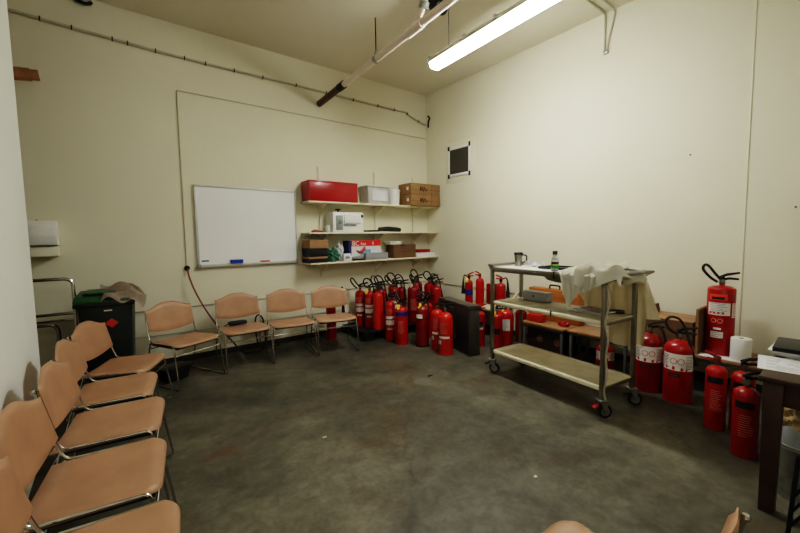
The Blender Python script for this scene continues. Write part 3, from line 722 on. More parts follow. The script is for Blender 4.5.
        for a, z, s in ((-.95, .57, .016), (-.45, .57, .02), (.1, .56, .018), (.45, .55, .012)): mb.patch(e2, a, a + s * 9, h * z - s * .7, h * z + s * .7, 5)
        mb.build('red_pictogram_print', 'red_print', L_)
        mb = MB(); rr = random.Random(int(loc[1] * 999))
        for i in range(9):
            z = h * (.76 - .024 * i); mb.patch(e2, -1.2, -1.2 + rr.uniform(.3, .55), z, z + .005, 5); mb.patch(e2, .45, .45 + rr.uniform(.3, .6), z, z + .005, 5)
        mb.build('printed_text', 'grey_print', L_)
        L_ = MB().patch(e, -.75, .15, h * .40, h * .49).build('orange_label', red, t)
        P_ = MB().patch(e2, -.7, .1, h * .43, h * .475).build('black_plate', 'black', t)
        MB().patch(e2 + .001, -.6, 0, h * .448, h * .456).build('printed_text', 'grey_print', P_)
    elif lab == 'wall':     # the one standing on the bench
        L_ = MB().patch(e, -.95, .35, h * .80, h * .885).build('orange_label', 'orange', t)
        P_ = MB().patch(e2, -.75, .15, h * .81, h * .845).build('black_plate', 'black', L_)
        L_ = lab_(h * .58, h * .76, -1.05, .6)
        mb = MB(); 
        for a in (-.9, -.6, -.3, .0): mb.patch(e2 + .0005, a, a + .16, h * .60, h * .63, 4)
        mb.build('red_pictogram_print', 'red_print', L_)
        lab_(h * .55, h * .76, .75, 1.25, m='white', bm='red_print')
        mb = MB()
        for a in (-.55, -.1): mb.ring_on(e2, a, h * .50, .022, .008)
        mb.build('stamp', 'pink_print', t)
        lab_(h * .37, h * .40, -.55, .0, bars=False); lab_(h * .25, h * .34, -.75, .15, m='white', bars=True)
    elif lab == 'cut':
        lab_(h * .50, h * .63, -.3, .6)
    if band:
        for m, z0, z1 in band: MB().patch(e + .0006, *((-.95, .55) if m == 'black' else (-1.5, 1.5)), h * z0, h * z1, 16).build('band', m, t)
    if tagc:
        MB().box((-.03, -.05, h - .005), (.03, .006, .07), .002, rot=(R(-20), R(15), 0)).build('safety_tag', tagc, t)
    return t
GP, GF = 'extinguishers standing on the black pallet', 'extinguishers standing on the floor before the pallet'
zp = .125
# pallet
pl = thing('black_pallet', 'low black plastic pallet under the back extinguishers', 'pallet', (-.98, -.41, 0), R(-2))
mb = MB()
for y in [-.31 + .103 * i for i in range(7)]: mb.box((0, y, .113), (1.66, .085, .022), .004)
mb.build('deck', 'black', pl)
for x in (-.75, -.25, .25, .75):
    for y in (-.29, 0, .29): MB().box((x, y, .055), (.14, .1, .095), .006).build('block', 'black', pl)
for y in (-.29, 0, .29): MB().box((0, y, .006), (1.66, .1, .012), .003).build('runner', 'black', pl)

extinguisher('red extinguisher at the pallet corner nearest the chairs', (-1.59, -.24, zp), .078, .53, 'red_b', -42, hose='up', lab='multi', group=GP)
extinguisher('red extinguisher with yellow tag, second on pallet from the chairs', (-1.545, -.43, zp), .074, .53, 'red_b', -42, hose='loop', lab='multi', tagc='yellow', group=GP, hdir=.6)
extinguisher('bright orange-red extinguisher with flared base at pallet front corner', (-1.525, -.62, zp), .076, .53, 'red_d', -42, style='skirt', hose='side', lab='none', group=GP, hdir=.3)
extinguisher('red extinguisher with tall hose loop behind the flared one', (-1.33, -.42, zp), .082, .55, 'red_b', -40, hose='loop', lab='none', group=GP, hdir=.3)
extinguisher('red extinguisher at the pallet back beneath the shelf brackets', (-1.25, -.19, zp), .08, .52, 'red_c', -40, hose='loop', lab='none', group=GP, hdir=-.4)
extinguisher('red extinguisher with stacked white labels in the middle of the pallet', (-1.08, -.42, zp), .075, .54, 'red_c', -40, hose='up', lab='multi', group=GP)
extinguisher('big dark red extinguisher with white tag on its shoulder', (-.80, -.56, zp), .1, .56, 'red_c', -42, hose='up', lab='text', tagc='white', group=GP, hdir=1.2)
extinguisher('red extinguisher in the pallet back row beside the big one', (-.93, -.19, zp), .08, .55, 'red_c', -40, hose='loop', lab='none', group=GP, hdir=.2)
extinguisher('red extinguisher in the back row, second from the corner', (-.49, -.26, zp), .1, .58, 'red_c', -40, hose='loop', lab='none', group=GP, hdir=-.5)
extinguisher('red extinguisher with wide hose loop at the corner end of pallet', (-.36, -.61, zp), .088, .52, 'red_b', -40, hose='loop', lab='none', group=GP, hdir=.1)
extinguisher('red extinguisher at the far pallet end in the room corner', (-.18, -.30, zp), .085, .55, 'red_c', -40, hose='none', lab='none', group=GP)
extinguisher('dark red extinguisher squeezed in the middle of the pallet behind the big one', (-.90, -.375, zp), .076, .53, 'red_c', -40, hose='loop', lab='none', group=GP, hdir=-.2)
extinguisher('red extinguisher between the two rightmost back ones on the pallet', (-.345, -.41, zp), .078, .55, 'red_b', -40, hose='loop', lab='none', group=GP, hdir=.4)
# floor in front
extinguisher('slim red extinguisher with stacked labels beside the blue banded one', (-1.475, -.845, 0), .072, .55, 'red_a', -40, hose='none', lab='multi', group=GF, style='powder')
extinguisher('red extinguisher with a blue band in front of the pallet', (-1.475, -1.105, 0), .087, .51, 'red_a', -42, hose='up', lab='text', band=[('blue_band', .76, .87)], tagc='yellow', group=GF, hdir=-.8)
extinguisher('dark red extinguisher with one white label and black base', (-1.335, -1.375, 0), .088, .545, 'red_c', -43, hose='up', lab='top', foot='black', tagc='yellow', group=GF, hdir=2.4)
extinguisher('orange-red extinguisher just behind the frontmost one', (-1.285, -1.61, 0), .078, .52, 'red_d', -44, hose='none', lab='mid', group=GF, hdir=.8)
extinguisher('orange-red extinguisher frontmost of the group, beside the black cabinet', (-1.345, -1.82, 0), .093, .52, 'red_d', -45, hose='side', lab='mid', group=GF, hdir=.1)
extinguisher('red extinguisher peeping out between the dark red one and the pallet', (-.99, -1.08, 0), .08, .5, 'red_b', -43, hose='up', lab='none', tagc='yellow', group=GF, hdir=-.3)
extinguisher('red extinguisher half hidden at the cabinet back end', (-1.17, -1.215, 0), .065, .5, 'red_c', -43, hose='loop', lab='none', group=GF, hdir=1.)
extinguisher('red extinguisher behind the chair beside the pallet', (-2.10, -.265, 0), .068, .50, 'red_b', -30, hose='tallhorn', lab='none', hdir=0)
# cabinet
cb = thing('black_cabinet', 'black metal cabinet standing on edge beside the extinguishers', 'cabinet', (-1.042, -1.746, 0), R(-16))
MB().bb((-.075, -.38, .0), (.075, .38, .61), .006).build('carcass', 'cabinet_edge', cb)
MB().bb((-.081, -.365, .03), (-.073, .365, .56), .003).build('side_panel', 'cabinet', cb)
MB().bb((-.083, -.384, .56), (.079, .384, .612), .004).build('top_rim', 'cabinet_edge', cb)
MB().bb((-.06, -.385, .03), (.06, -.378, .555), .003).build('end_panel', 'cabinet_edge', cb)

# behind the cart / cabinet
GB = 'extinguishers on the floor behind the cabinet and cart'
extinguisher('small extinguisher with black band and tall white label behind cabinet', (-.76, -1.87, 0), .062, .46, 'red_b', -50, style='redlever', hose='none', lab='cut', band=[('black', .56, .72)], group=GB)
extinguisher('small extinguisher with black middle band behind the first cart post', (-.66, -2.06, 0), .07, .45, 'red_b', -52, hose='none', lab='none', band=[('black', .42, .58)], tagc='yellow', group=GB)
extinguisher('fat red extinguisher with white square label seen under the cart', (-.40, -2.0, 0), .105, .46, 'red_a', -52, hose='side', lab='square', tagc='yellow', group=GB, hdir=2.2)
extinguisher('dark red extinguisher behind the rear cart post', (-.17, -2.085, 0), .075, .44, 'red_c', -55, hose='none', lab='none', group=GB)
# side bench (pale top) with CO2 extinguishers on it
sb = thing('pale_side_bench', 'pale topped bench in the corner holding slim extinguishers', 'bench', (-.24, -1.33, 0))
MB().bb((-.2, -.52, .40), (.22, .51, .43), .006).build('bench_top', 'laminate', sb)
for x, y in ((-.17, -.48), (-.17, .48), (.19, -.48), (.19, .48)): MB().box((x, y, .2), (.03, .03, .4), .003).build('leg', 'greypaint', sb)
GC = 'slim extinguishers standing on the pale bench'
zb = .431
extinguisher('slim extinguisher with black horn and blue band on the pale bench', (-.31, -1.27, zb), .058, .36, 'red_b', -45, style='co2', hose='horn', lab='none', band=[('blue_band', .38, .60)], tagc='yellow', group=GC)
extinguisher('slim plain extinguisher with red lever in the middle of pale bench', (-.285, -1.46, zb), .060, .40, 'red_a', -45, style='redlever', hose='none', lab='none', group=GC, hdir=PI * .9)
extinguisher('slim extinguisher with black horn seen behind the first cart post', (-.16, -1.74, zb), .066, .34, 'red_b', -50, style='co2', hose='horn', lab='none', group=GC, hdir=PI)
b = thing('red_call_box', 'small square red box on the pale bench by side wall', 'box', (-.085, -1.52, zb))
MB().box((0, 0, .15), (.1, .13, .3), .006).build('body', 'red_c', b); MB().bb((-.054, -.05, .2), (-.049, .05, .27)).build('panel', 'red_b', b, 0)
b = tag(MB().tube([(-.3, -1.82, zb + .015), (-.22, -1.95, zb + .1), (-.12, -2.0, zb + .22), (-.06, -2.1, zb + .26)], .02, 8, 5).build('coiled_strap', 'laminate'), 'pale webbing strap curling up from the pale bench end', 'strap')

# ------------------------------------------------------------------ benches along the side wall
def bench(loc, ln, label, rotz=0., wide=.4, h=.36):
    t = thing('low_bench', label, 'bench', loc, rotz, 'low benches along side wall')
    MB().bb((-wide / 2, -ln / 2, h - .028), (wide / 2, ln / 2, h), .005).build('bench_top', 'pine', t)
    mb = MB()
    for x in (-wide / 2 + .03, wide / 2 - .03): mb.bb((x - .014, -ln / 2 + .02, h - .06), (x + .014, ln / 2 - .02, h - .028), .003)
    mb.build('frame', 'greypaint', t)
    for x in (-wide / 2 + .03, wide / 2 - .03):
        for y in (-ln / 2 + .035, ln / 2 - .035): MB().box((x, y, (h - .06) / 2), (.028, .028, h - .06), .003).build('leg', 'greypaint', t)
    return t
bench((-.29, -2.60, 0), .60, 'low wooden bench over the dark chest behind the cart', R(-6))
bench((-.30, -3.24, 0), .66, 'low wooden bench behind the cart nearest the drooping coat', R(-4))
bench((-.28, -4.12, 0), .92, 'low bench by the side wall carrying the tallest extinguisher', 0, .44)
ch = thing('dark_chest', 'dark wooden chest with round emblems under the bench', 'chest', (-.30, -2.60, 0), R(-6))
MB().bb((-.13, -.255, 0), (.13, .255, .285), .006).build('body', 'chest', ch)
for y in (-.18, .06): MB().lathe([(.045, 0), (.045, .006), (.03, .006), (.03, .002), (.014, .002), (.014, .008), (.004, .01)], (-.13, y, .17), 20, axis=(-1, 0, 0)).build('round_emblem', 'card_dark', ch)
oc = thing('plywood_case', 'orange-brown plywood case with black handle behind the cart', 'case', (-.16, -2.56, .361), R(-4))
MB().bb((-.06, -.36, 0), (.06, .34, .40), .005).build('body', 'case', oc)
MB().bb((-.0605, -.36, .30), (.0605, .34, .304)).build('lid_seam', 'chest', oc, 0)
MB().tube(fillet([(0, -.07, .398), (0, -.07, .445), (0, .07, .445), (0, .07, .398)], .02), .01, 8).build('handle', 'black', oc)
MB().bb((-.0635, -.30, .33), (-.0602, -.19, .39)).build('label', 'white', oc, 0)
rb = thing('red_vinyl_bag', 'flat red-orange bag on the bench under the cart shelf', 'bag', (-.36, -2.44, .361), R(-4))
MB().prism([(-.1, 0), (.12, 0), (.12, .07), (.08, .10), (-.11, .10)], -.05, .05, 'yz', .01).build('body', 'deep_bag', rb)
MB().tube([(0, -.05, .1), (0, -.02, .125), (0, .03, .125), (0, .06, .1)], .007, 8, 4).build('carry_strap', 'red_c', rb)
tag(lump('red_cloth', 'red_b', (-.36, -2.80, .361), (.03, .06, .03), 'small red rag on the bench beside the red-orange bag', 'rag', 9), 'small red rag on the bench beside the red-orange bag', 'rag')
b = thing('leaning_board', 'white panel leaning against the side wall over the bench', 'board', (-.09, -3.12, .361))
MB().box((0, 0, .14), (.02, .42, .28), .003).build('board', 'plastic_white', b); MB().bb((-.013, -.2, .27), (.013, .2, .285), .002).build('edge_strip', 'paint_white', b)

# cardboard boxes
cx = thing('open_cardboard_box', 'large open cardboard box on the bench behind the floor extinguishers', 'box', (-.26, -3.855, .361), R(-2))
mb = MB(); w_, l_, h_, th = .38, .42, .27, .006
mb.bb((-w_ / 2, -l_ / 2, 0), (w_ / 2, l_ / 2, th)).bb((-w_ / 2, -l_ / 2, 0), (-w_ / 2 + th, l_ / 2, h_)).bb((w_ / 2 - th, -l_ / 2, 0), (w_ / 2, l_ / 2, h_)).bb((-w_ / 2, l_ / 2 - th, 0), (w_ / 2, l_ / 2, h_)).bb((-w_ / 2, -l_ / 2, 0), (w_ / 2, -l_ / 2 + th, h_))
mb.build('body', 'card_dark', cx, 0)
MB().bb((-w_ / 2 + .003, -l_ / 2, h_), (-.01, l_ / 2, h_ + .005)).build('top_flap', 'card_tan', cx, 0)
MB().bb((.0, -l_ / 2, h_), (w_ / 2, l_ / 2, h_ + .005)).build('top_flap', 'card_tan', cx, 0)
MB().box((0, l_ / 2 - .02, h_ + .045), (w_ - .02, .006, .09), rot=(R(-10), 0, 0)).build('side_flap', 'card_dark', cx, 0)
b = thing('tall_cardboard_box', 'upright brown cardboard box against the tallest extinguisher', 'box', (-.3, -4.088, .361), R(0))
MB().bb((-.16, -.013, 0), (.2, .013, .40), .003).build('body', 'card_dark', b); MB().bb((-.162, -.008, 0), (-.1595, .008, .4)).build('tape_seam', 'card', b, 0)
b = thing('small_cardboard_box', 'small cardboard box standing behind the large open box', 'box', (-.08, -3.50, .361))
MB().bb((-.06, -.08, 0), (.06, .09, .425), .003).build('body', 'card_tan', b); MB().bb((-.0625, -.08, .3), (-.0595, .09, .31)).build('tape_seam', 'card', b, 0)

# big extinguishers right side
GR = 'large extinguishers by the side wall'
extinguisher('large red extinguisher with pictogram label next to the cart wheel', (-.67, -3.79, 0), .108, .53, 'red_c', -66, hose='side', lab='iso', group=GR, hdir=.2)
extinguisher('large red extinguisher with pictogram label and looped hose beside the cardboard box', (-.73, -4.035, 0), .106, .53, 'red_b', -72, hose='loop', lab='iso', group=GR, hdir=.0)
extinguisher('dark red extinguisher seen under the drooping coat behind cart', (-.60, -3.375, 0), .085, .32, 'red_c', -62, hose='none', lab='iso', group=GR)
extinguisher('tallest extinguisher, standing on the bench against the side wall', (-.27, -4.205, .361), .1, .61, 'red_b', -74, hose='up', lab='wall', group=GR, hdir=.25, dome=.35)
GT = 'small extinguishers beside the dark table'
extinguisher('small red-levered extinguisher with black band farthest from the table leg', (-1.08, -4.365, 0), .064, .47, 'red_a', -72, style='redlever', hose='none', lab='text', band=[('black', .74, .84)], group=GT, hdir=PI)
extinguisher('small extinguisher with black lever and white label behind the nearest one', (-1.0, -4.50, 0), .068, .44, 'red_a', -72, hose='none', lab='square', band=[('black', .74, .84)], group=GT)
extinguisher('small extinguisher with black band nearest to the table leg', (-1.375, -4.58, 0), .066, .45, 'red_b', -75, hose='none', lab='text', band=[('black', .72, .82)], group=GT, hdir=.3)
extinguisher('small extinguisher mostly hidden behind the dark table leg', (-1.06, -4.70, 0), .062, .42, 'red_a', -75, hose='none', lab='square', band=[('yellow', .80, .84)], group=GT)
pr = thing('paper_towel_roll', 'white paper roll standing on the bench beside tallest extinguisher', 'paper roll', (-.40, -4.375, .361))
MB().lathe([(.066, 0), (.068, .004), (.068, .186), (.066, .19), (.02, .19), (.02, .15)], n=28).build('roll', 'plastic_white', pr); MB().lathe([(.021, .01), (.021, .189), (.017, .189), (.017, .01)], n=18).build('core', 'card', pr)
b = thing('paper_sheet', 'white sheet lying on the bench before the tallest extinguisher', 'paper', (-.44, -4.26, .3615), R(4))
MB().bb((-.05, -.15, 0), (.05, .15, .003)).build('sheet', 'paper', b, 0)

# ------------------------------------------------------------------ cart
fl = Vector((-1.43, -2.60, 0)); fr = Vector((-1.578, -3.781, 0))
ax = (fr - fl); LN = ax.length; ang = math.atan2(ax.y, ax.x)
ct = thing('service_cart', 'grey steel three-shelf cart on casters in front of the benches', 'cart', tuple(fl), ang)
# local: +X along the length from first post, +Y away from camera side (depth)
DP = .43
for x in (0, LN):
    for y in (0, DP): MB().box((x, y, .635), (.032, .032, .99), .003).build('post', 'steel', ct)
def shelf(z, m, nm, lip=.03):
    MB().bb((.0, .012, z - .012), (LN, DP - .012, z), .003).build(nm, m, ct)
    MB().bb((.018, -.012, z - lip), (LN - .018, .018, z + .004), .012).build('edge_strip', 'bullnose' if m == 'laminate' else 'steel', ct)
    MB().bb((.018, DP - .018, z - lip), (LN - .018, DP + .012, z + .004), .012).bb((.004, .0, z - lip - .004), (.022, DP, z - .012), .003).bb((LN - .022, .0, z - lip - .004), (LN - .004, DP, z - .012), .003).build('shelf_rail', 'steel', ct)
shelf(.25, 'laminate', 'bottom_shelf', .035); shelf(.767, 'laminate', 'middle_shelf', .035); shelf(1.118, 'plastic_white', 'top_shelf', .045)
MB().bb((LN * .62, -.016, 1.062), (LN * .63, .0, 1.125), .002).build('joint_plate', 'dark_iron', ct)
MB().bb((LN * .60, -.016, .73), (LN * .61, .0, .775), .002).build('joint_plate', 'dark_iron', ct)
MB().prism([(LN * .52, 1.073), (LN * .84, 1.073), (LN * .82, 1.04), (LN * .74, 1.025), (LN * .62, 1.03), (LN * .55, 1.045)], .015, .3, 'xz', .004).build('under_tray', 'steel', ct)
for s, x in ((-1, 0), (1, LN)):
    xo = x + (.13 if s > 0 else -.055)
    MB().tube([(x, 0, 1.132), (xo, 0, 1.138), (xo, DP, 1.138), (x, DP, 1.132)], .012, 10).build('push_handle', 'steel', ct)
    for y in (0, DP): MB().tube([(x, y, 1.055), (xo, y, 1.135)], .007, 8).build('handle_brace', 'steel', ct)
    for y in (0, DP): MB().box((x, y, 1.133), (.034, .034, .03), .004).build('post_cap', 'steel', ct)
for i, (x, y, sw) in enumerate(((0, 0, .5), (LN, 0, 1.1), (0, DP, .3), (LN, DP, .9))):
    ca = bpy.data.objects.new('caster', None); COL.objects.link(ca); ca.parent = ct; ca.location = (x, y, 0); ca.rotation_euler = (0, 0, sw); ca.empty_display_size = .03
    MB().lathe([(.034, -.014), (.053, -.012), (.057, 0), (.053, .012), (.034, .014)], (.025, 0, .0575), 24, axis=(0, 1, 0)).build('tyre', 'rubber', ca)
    MB().lathe([(.036, -.016), (.036, .016)], (.025, 0, .0575), 18, axis=(0, 1, 0)).build('hub', 'galv', ca)
    MB().prism([(-.02, .135), (.03, .135), (.045, .06), (.02, .05)], -.026, -.02, 'xz').prism([(-.02, .135), (.03, .135), (.045, .06), (.02, .05)], .02, .026, 'xz').box((.005, 0, .137), (.055, .055, .008), .002).build('fork', 'galv', ca)
    MB().box((0, 0, .147), (.075, .075, .012), .003).build('mount_plate', 'galv', ca)
    MB().box((-.05, 0, .1), (.05, .04, .014), .004, rot=(0, R(-20), 0)).build('brake_pedal', 'red_b' if i == 1 else 'dark_iron', ca)
def cl(x, y, z=0):      # cart coordinates to world
    c, s = math.cos(ang), math.sin(ang); return (fl.x + x * c - y * s, fl.y + x * s + y * c, z)
zt_ = 1.1225
mg = thing('steel_mug', 'brushed steel travel mug with black lid on the cart', 'mug', cl(.10, .27, zt_), R(-60))
MB().lathe([(.034, 0), (.036, .01), (.039, .08), (.042, .125)], n=24).build('body', 'steel', mg); MB().lathe([(.044, .118), (.045, .135), (.04, .142)], n=24).build('lid', 'rubber', mg)
MB().tube([(.038, 0, .115), (.075, 0, .11), (.082, 0, .075), (.07, 0, .045), (.04, 0, .04)], .007, 8, 5).build('handle', 'rubber', mg)
def crumple(u, v):
    x = -.08 + .2 * u; y = -.07 + .14 * v
    return (x, y, .004 + .055 * abs(math.sin(7 * u + 3 * v)) * (.3 + abs(math.cos(5 * v + 2 * u))) * (1 - .6 * u))
tag(MB().grid(16, 16, crumple, .003).build('crumpled_tissue', 'paper', loc=cl(.24, .35, zt_), rotz=ang), 'crumpled white tissue beside the steel mug', 'tissue')
dt = thing('black_tray', 'flat black tray on the cart top behind the bottle', 'tray', cl(.66, .27, zt_), ang)
MB().bb((-.22, -.1, 0), (.22, .12, .008), .003).build('tray_base', 'black', dt)
MB().bb((-.225, -.105, 0), (.225, -.095, .022), .003).bb((-.225, .115, 0), (.225, .125, .022), .003).bb((-.225, -.1, 0), (-.215, .12, .022), .003).bb((.215, -.1, 0), (.225, .12, .022), .003).build('tray_rim', 'black', dt)
bo = thing('drink_bottle', 'clear plastic bottle with black cap and green label', 'bottle', cl(.69, .075, zt_), R(-40))
MB().lathe([(.028, 0), (.032, .006), (.032, .085), (.029, .105), (.017, .132), (.017, .15)], n=24).build('body', 'bottle', bo)
MB().lathe([(.021, .146), (.021, .172), (.019, .176)], n=20).build('cap', 'black', bo)
lb_ = MB().lathe([(.0328, .022), (.0328, .078)], n=24, cap=False).build('label', 'green_label', bo)
MB().patch(.0334, -1.3, 1.3, .062, .079).build('black_stripe', 'black', lb_); MB().patch(.0338, -.9, .3, .05, .062).build('yellow_stripe', 'yellow', lb_)
gb = thing('grey_cash_box', 'grey metal cash box at the back of the cart middle shelf', 'cash box', cl(.27, .36, .7715), ang + R(0))
MB().box((0, 0, .042), (.29, .11, .084), .006).build('body', 'cash_grey', gb); MB().box((0, 0, .084), (.294, .114, .02), .006).build('lid', 'cash_grey', gb)
MB().lathe([(.009, 0), (.009, .004)], (.0, -.055, .05), 12, axis=(0, -1, 0)).build('lock', 'dark_iron', gb)
for i, (dx, dy, rz, lb) in enumerate(((0, 0, 4, 'bottom magazine of the loose pair on the cart middle shelf'), (.03, .02, -9, 'top magazine of the loose pair on the cart middle shelf'))):
    p_ = thing('magazine', lb, 'magazine', cl(.90 + dx, .27 + dy, .772 + .009 * i), ang + R(rz), 'magazines on the cart')
    MB().bb((-.14, -.1, 0), (.14, .1, .008), .002).build('pages', 'paper', p_); MB().bb((-.14, -.1, .0078), (.14, .1, .0088)).build('cover', 'plum', p_, 0)
rm = thing('black_remote', 'black handset on the cart middle shelf near the coat', 'handset', cl(1.06, .37, .7715), ang + R(25))
MB().box((0, 0, .014), (.15, .05, .026), .008).build('body', 'black', rm); MB().box((.02, 0, .028), (.07, .03, .004), .001).build('keypad', 'dark_iron', rm)

# cloths on the cart
def whitecloth(u, v):
    # u along the cart length, v from the back of the top over the front edge and down
    x0 = .84 + .37 * u
    hang = .26 * max(0, 1 - u * 1.25) ** .8 + .055 + .03 * math.sin(9 * u + 1)
    if u < .12: hang *= .55 + 3.7 * u
    s = v * (.40 + hang)
    fold = .018 * math.sin(u * 20 + 2.5 * v)
    if s < .36:
        y = .34 - s; z = 1.128 + .034 * abs(math.sin(u * 10 + s * 8)) * min(1, 5 * u + .25) + .012 * math.sin(s * 26 + u * 6) * .6 + .012
    elif s < .41:
        t = (s - .36) / .05; y = -.02 - .03 * math.sin(t * PI / 2); z = 1.148 - .022 * t * t
    else:
        t = s - .41; y = -.05 - abs(fold) - .012 * t; z = 1.126 - t
    x = x0 + .16 * (1 - u) * max(0, s - .41) + .010 * math.sin(v * 9)
    return (x, y, z)
wc = thing('white_cloth', 'white cloth draped over the cart top and front edge', 'cloth', tuple(fl), ang)
MB().grid(48, 48, whitecloth, .006).build('drape', 'cloth_white', wc, 60)
def whitefold(u, v):
    x = .97 + .39 * u
    if v < .3:
        t = (.3 - v) / .3; y = -.055 - .012 * math.sin(u * 13) - .01 * t; z = 1.172 - (.10 + .05 * math.sin(u * 4 + .5)) * t
    else:
        t = (v - .3) / .7; y = -.055 + .36 * t - .02 * math.sin(u * 9) * t; z = 1.172 + .035 * math.sin(t * 5 + u * 2) * (1 - .4 * u) + .022 * math.sin(u * 9 - t * 4)
    if u > .86: z -= (u - .86) * .5; x -= (u - .86) * .1
    return (x, y, max(z, 1.165) if v >= .3 and u < .86 else z)
MB().grid(30, 32, whitefold, .008).build('folded_corner', 'cloth_white', wc, 60)
def backdrape(u, v):
    x = .46 + .50 * u; z = 1.115 - (.05 + .36 * min(1, u * 1.7)) * v
    return (x + .08 * v * (1 - u), DP + .038 + .012 * math.sin(u * 16 + v) * v, z)
MB().grid(28, 16, backdrape, .005).build('rear_drape', 'cloth_beige', wc, 60)
co = thing('beige_coat', 'beige cotton coat hanging down the rear corner of the cart', 'coat', tuple(fl), ang)
XO = LN + .13
def coat(u, v):
    # u along the cart length, v from the rear top edge down
    x = .90 + .36 * u; zt = 1.128 - .09 * max(0, u - .55) / .45
    if u < .72: zb = .455 + .05 * u + .015 * math.sin(u * 14)
    else: zb = .50 + .24 * min(1, (u - .72) / .08)
    z = zt + (zb - zt) * v
    y = DP + .065 + .022 * math.sin(u * 19 + 1.5 * v) * (.25 + v) + .02 * v
    return (x + .055 * v * u + .02 * v, y, z)
MB().grid(52, 30, coat, .005).build('hanging_panel', 'cloth_beige', co, 60)
def coat_top(u, v):
    x = .92 + .32 * u; t = v * PI; k = math.sin(max(.02, min(.98, u)) * PI)
    return (x, DP - .02 - .085 * math.cos(t) * -1 * (.5 + .5 * k), 1.128 + (.02 + .055 * k + .015 * math.sin(u * 11)) * math.sin(t))
MB().grid(30, 14, coat_top, .006).build('bunched_collar', 'cloth_beige', co, 60)
def coat_roll(u, v):
    a = 2 * PI * v; y = .10 + .34 * u; rr = .034 + .012 * math.sin(u * 8 + 1) + .006 * math.sin(3 * a + 5 * u)
    rr *= max(.15, math.sin(max(.03, min(.97, u)) * PI) ** .5)
    return (LN + .075 + rr * math.cos(a) * .8, y, 1.075 + rr * math.sin(a))
MB().grid(24, 17, coat_roll).build('rolled_sleeve', 'cloth_beige', co, 60)
def strap(u, v):
    z = 1.05 - .90 * v; return (LN + .028 + .010 * math.sin(z * 22), -.014 + .03 * u + .01 * math.sin(z * 15), z)
MB().grid(3, 40, strap, .004).build('dangling_belt', 'cloth_white', co, 60)

# ------------------------------------------------------------------ dark table, things on and under it
tx0, tx1, ty0, ty1 = -1.985, -1.15, -4.715, -6.0
tt = thing('dark_table', 'dark wooden table at the right edge with papers on it', 'table', ((tx0 + tx1) / 2, (ty0 + ty1) / 2, 0))
hx, hy = (tx1 - tx0) / 2, (ty0 - ty1) / 2
MB().bb((-hx, -hy, .685), (hx, hy, .715), .008).build('tabletop', 'darkwood', tt)
for y in (-hy + .05, hy - .05): MB().bb((-hx + .06, y - .011, .57), (hx - .06, y + .011, .685), .002).build('apron', 'darkwood', tt)
for x in (-hx + .045, hx - .045): MB().bb((x - .011, -hy + .06, .57), (x + .011, hy - .06, .685), .002).build('apron', 'darkwood', tt)
for x in (-hx + .05, hx - .05):
    for y in (-hy + .055, hy - .055): 
        taper_box(MB(), 0, .06, .06, .686, .075, .075, .004).build('leg', 'darkwood', tt, loc=(x, y, 0))
for i, (x, y, rz, lb) in enumerate(((-1.69, -4.775, 8, 'printed paper sheet at the table corner'), (-1.585, -4.86, -4, 'printed paper sheet behind the corner sheet on table'), (-1.77, -5.03, 3, 'printed paper sheet on the table at the picture edge'))):
    p_ = thing('paper_sheet', lb, 'paper', (x, y, .7155 + .0012 * i), R(rz), 'paper sheets on the dark table')
    MB().bb((-.149, -.105, 0), (.149, .105, .0012)).build('sheet', 'paper', p_, 0)
    mb = MB()
    for j in range(11): mb.bb((-.125 + .022 * j, -.085, .0012), (-.12 + .022 * j, .07 if j % 3 else .03, .0015))
    mb.build('printed_text', 'grey_print', p_, 0)
b = thing('white_tray', 'white plastic tray holding a black folder on the table', 'tray', (-1.38, -4.88, .7155))
taper_box(MB(), 0, .26, .34, .034, .3, .38, .006).build('body', 'plastic_white', b); MB().bb((-.155, -.195, .03), (.155, .195, .038), .003).build('rim', 'plastic_white', b)
b = thing('black_folder', 'thick black folder lying across the white tray', 'folder', (-1.40, -4.82, .754), R(3))
MB().bb((-.16, -.24, .0), (.16, .12, .005), .002).bb((-.16, -.24, .019), (.16, .12, .024), .002).bb((-.16, .115, .0), (.16, .12, .024), .002).build('cover', 'black', b); MB().bb((-.15, -.23, .006), (.15, .113, .018)).build('pages', 'dark_iron', b, 0)
b = thing('blue_book', 'dark blue book on top of the black folder', 'book', (-1.34, -4.94, .7785), R(-8))
MB().bb((-.09, -.12, 0), (.09, .09, .004)).bb((-.09, -.12, .024), (.09, .09, .028)).bb((-.09, .086, 0), (.09, .09, .028)).build('cover', 'book_blue', b); MB().bb((-.085, -.115, .004), (.085, .085, .024)).build('pages', 'paper', b, 0)
wbn = thing('metal_waste_bin', 'round metal waste bin with plastic liner under the table', 'waste bin', (-1.645, -4.86, 0))
MB().lathe([(.105, 0), (.125, .27), (.13, .30), (.122, .30), (.118, .27), (.1, .01)], n=30).build('body', 'galv', wbn); MB().tube([(.13 * math.cos(2 * PI * i / 30), .13 * math.sin(2 * PI * i / 30), .30) for i in range(30)], .006, 8, closed=True).build('rim', 'steel', wbn)
def liner(u, v):
    a = 2 * PI * u; rr = .128 + .012 * math.sin(a * 7) * v + .004; return (rr * math.cos(a) * (1 - .1 * v), rr * math.sin(a) * (1 - .1 * v), .285 + .11 * v + .015 * math.sin(a * 5) * v)
MB().grid(49, 8, liner, .002).build('liner', 'bag_white', wbn, 60)
lump('crumpled_brown_paper', 'brown_paper', (-1.645, -4.86, .335), (.085, .085, .10), 'crumpled brown paper filling the waste bin', 'paper', 11, .2)
lump('white_plastic_bag', 'bag_white', (-1.205, -4.60, .0), (.034, .032, .12), 'small white plastic bag on the floor behind the extinguisher nearest the table leg', 'bag', 13, .15)
st = thing('black_rack', 'black metal rack frame in front of the dark table leg', 'rack', (-2.085, -4.87, 0))
MB().tube([(.0, .006, 0), (.0, -.012, .40)], .009, 8).build('upright', 'dark_iron', st)
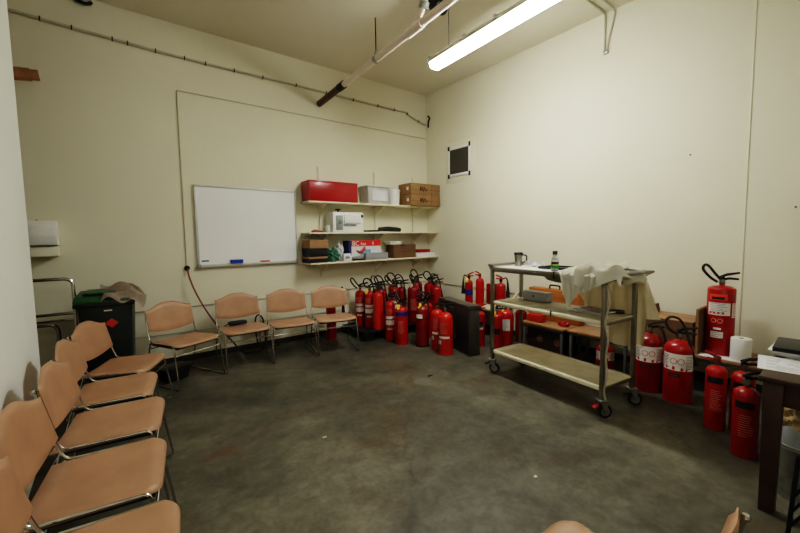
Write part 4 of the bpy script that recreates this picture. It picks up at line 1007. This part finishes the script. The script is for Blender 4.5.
MB().tube([(.0, -.44, 0), (.0, -.42, .40)], .009, 8).build('upright', 'dark_iron', st)
MB().tube([(.0, -.012, .40), (.0, -.42, .40)], .009, 8).build('top_rail', 'dark_iron', st)
for i in range(3): MB().tube([(.0, -.0, .05 + .07 * i), (.0, -.16 + .03 * i, .39)], .006, 8).build('diagonal_bar', 'dark_iron', st)
MB().tube([(.0, .006, .012), (.0, -.44, .012)], .008, 8).build('base_rail', 'dark_iron', st)

# floor debris
for i, (x, y, sx, sy, lb, m) in enumerate(((-2.0, -2.25, .05, .03, 'dark green flattened scrap on the open floor', 'bin_green'), (-2.62, -3.87, .02, .015, 'tiny white paper scrap on the open floor', 'paper'), (-3.40, -2.66, .03, .02, 'small pale flake on the floor near the chair row', 'conduit'))):
    tag(MB().box((x, y, .004), (sx, sy, .006), .002, rot=None).build('floor_scrap', m), lb, 'scrap')

# ------------------------------------------------------------------ light, world, camera
W = bpy.data.worlds.new('world'); S.world = W; W.use_nodes = True
W.node_tree.nodes['Background'].inputs[0].default_value = (*lin((190, 200, 210)), 1); W.node_tree.nodes['Background'].inputs[1].default_value = .05
cam = bpy.data.cameras.new('camera'); co_ = bpy.data.objects.new('camera', cam); COL.objects.link(co_); S.camera = co_
f_, pitch, roll, yaw = 375.28, -.07747, -.016096, .656231
cam.sensor_width = 36; cam.lens = f_ / 800 * 36; cam.clip_start = .02
fw = Vector((math.sin(yaw) * math.cos(pitch), math.cos(yaw) * math.cos(pitch), math.sin(pitch)))
r_ = fw.cross(Vector((0, 0, 1))).normalized(); u_ = r_.cross(fw)
r2 = math.cos(roll) * r_ + math.sin(roll) * u_; u2 = -math.sin(roll) * r_ + math.cos(roll) * u_
co_.matrix_world = Matrix(((r2.x, u2.x, -fw.x, -4.5478), (r2.y, u2.y, -fw.y, -5.0812), (r2.z, u2.z, -fw.z, 1.44), (0, 0, 0, 1)))
S.view_settings.view_transform = 'Filmic'; S.view_settings.look = 'High Contrast'; S.view_settings.exposure = .90; S.view_settings.gamma = 1.
S.cycles.max_bounces = 10; S.cycles.diffuse_bounces = 6; S.cycles.glossy_bounces = 4; S.cycles.transmission_bounces = 6
S.cycles.use_denoising = True; S.cycles.sample_clamp_indirect = 6.; S.cycles.caustics_reflective = False; S.cycles.caustics_refractive = False
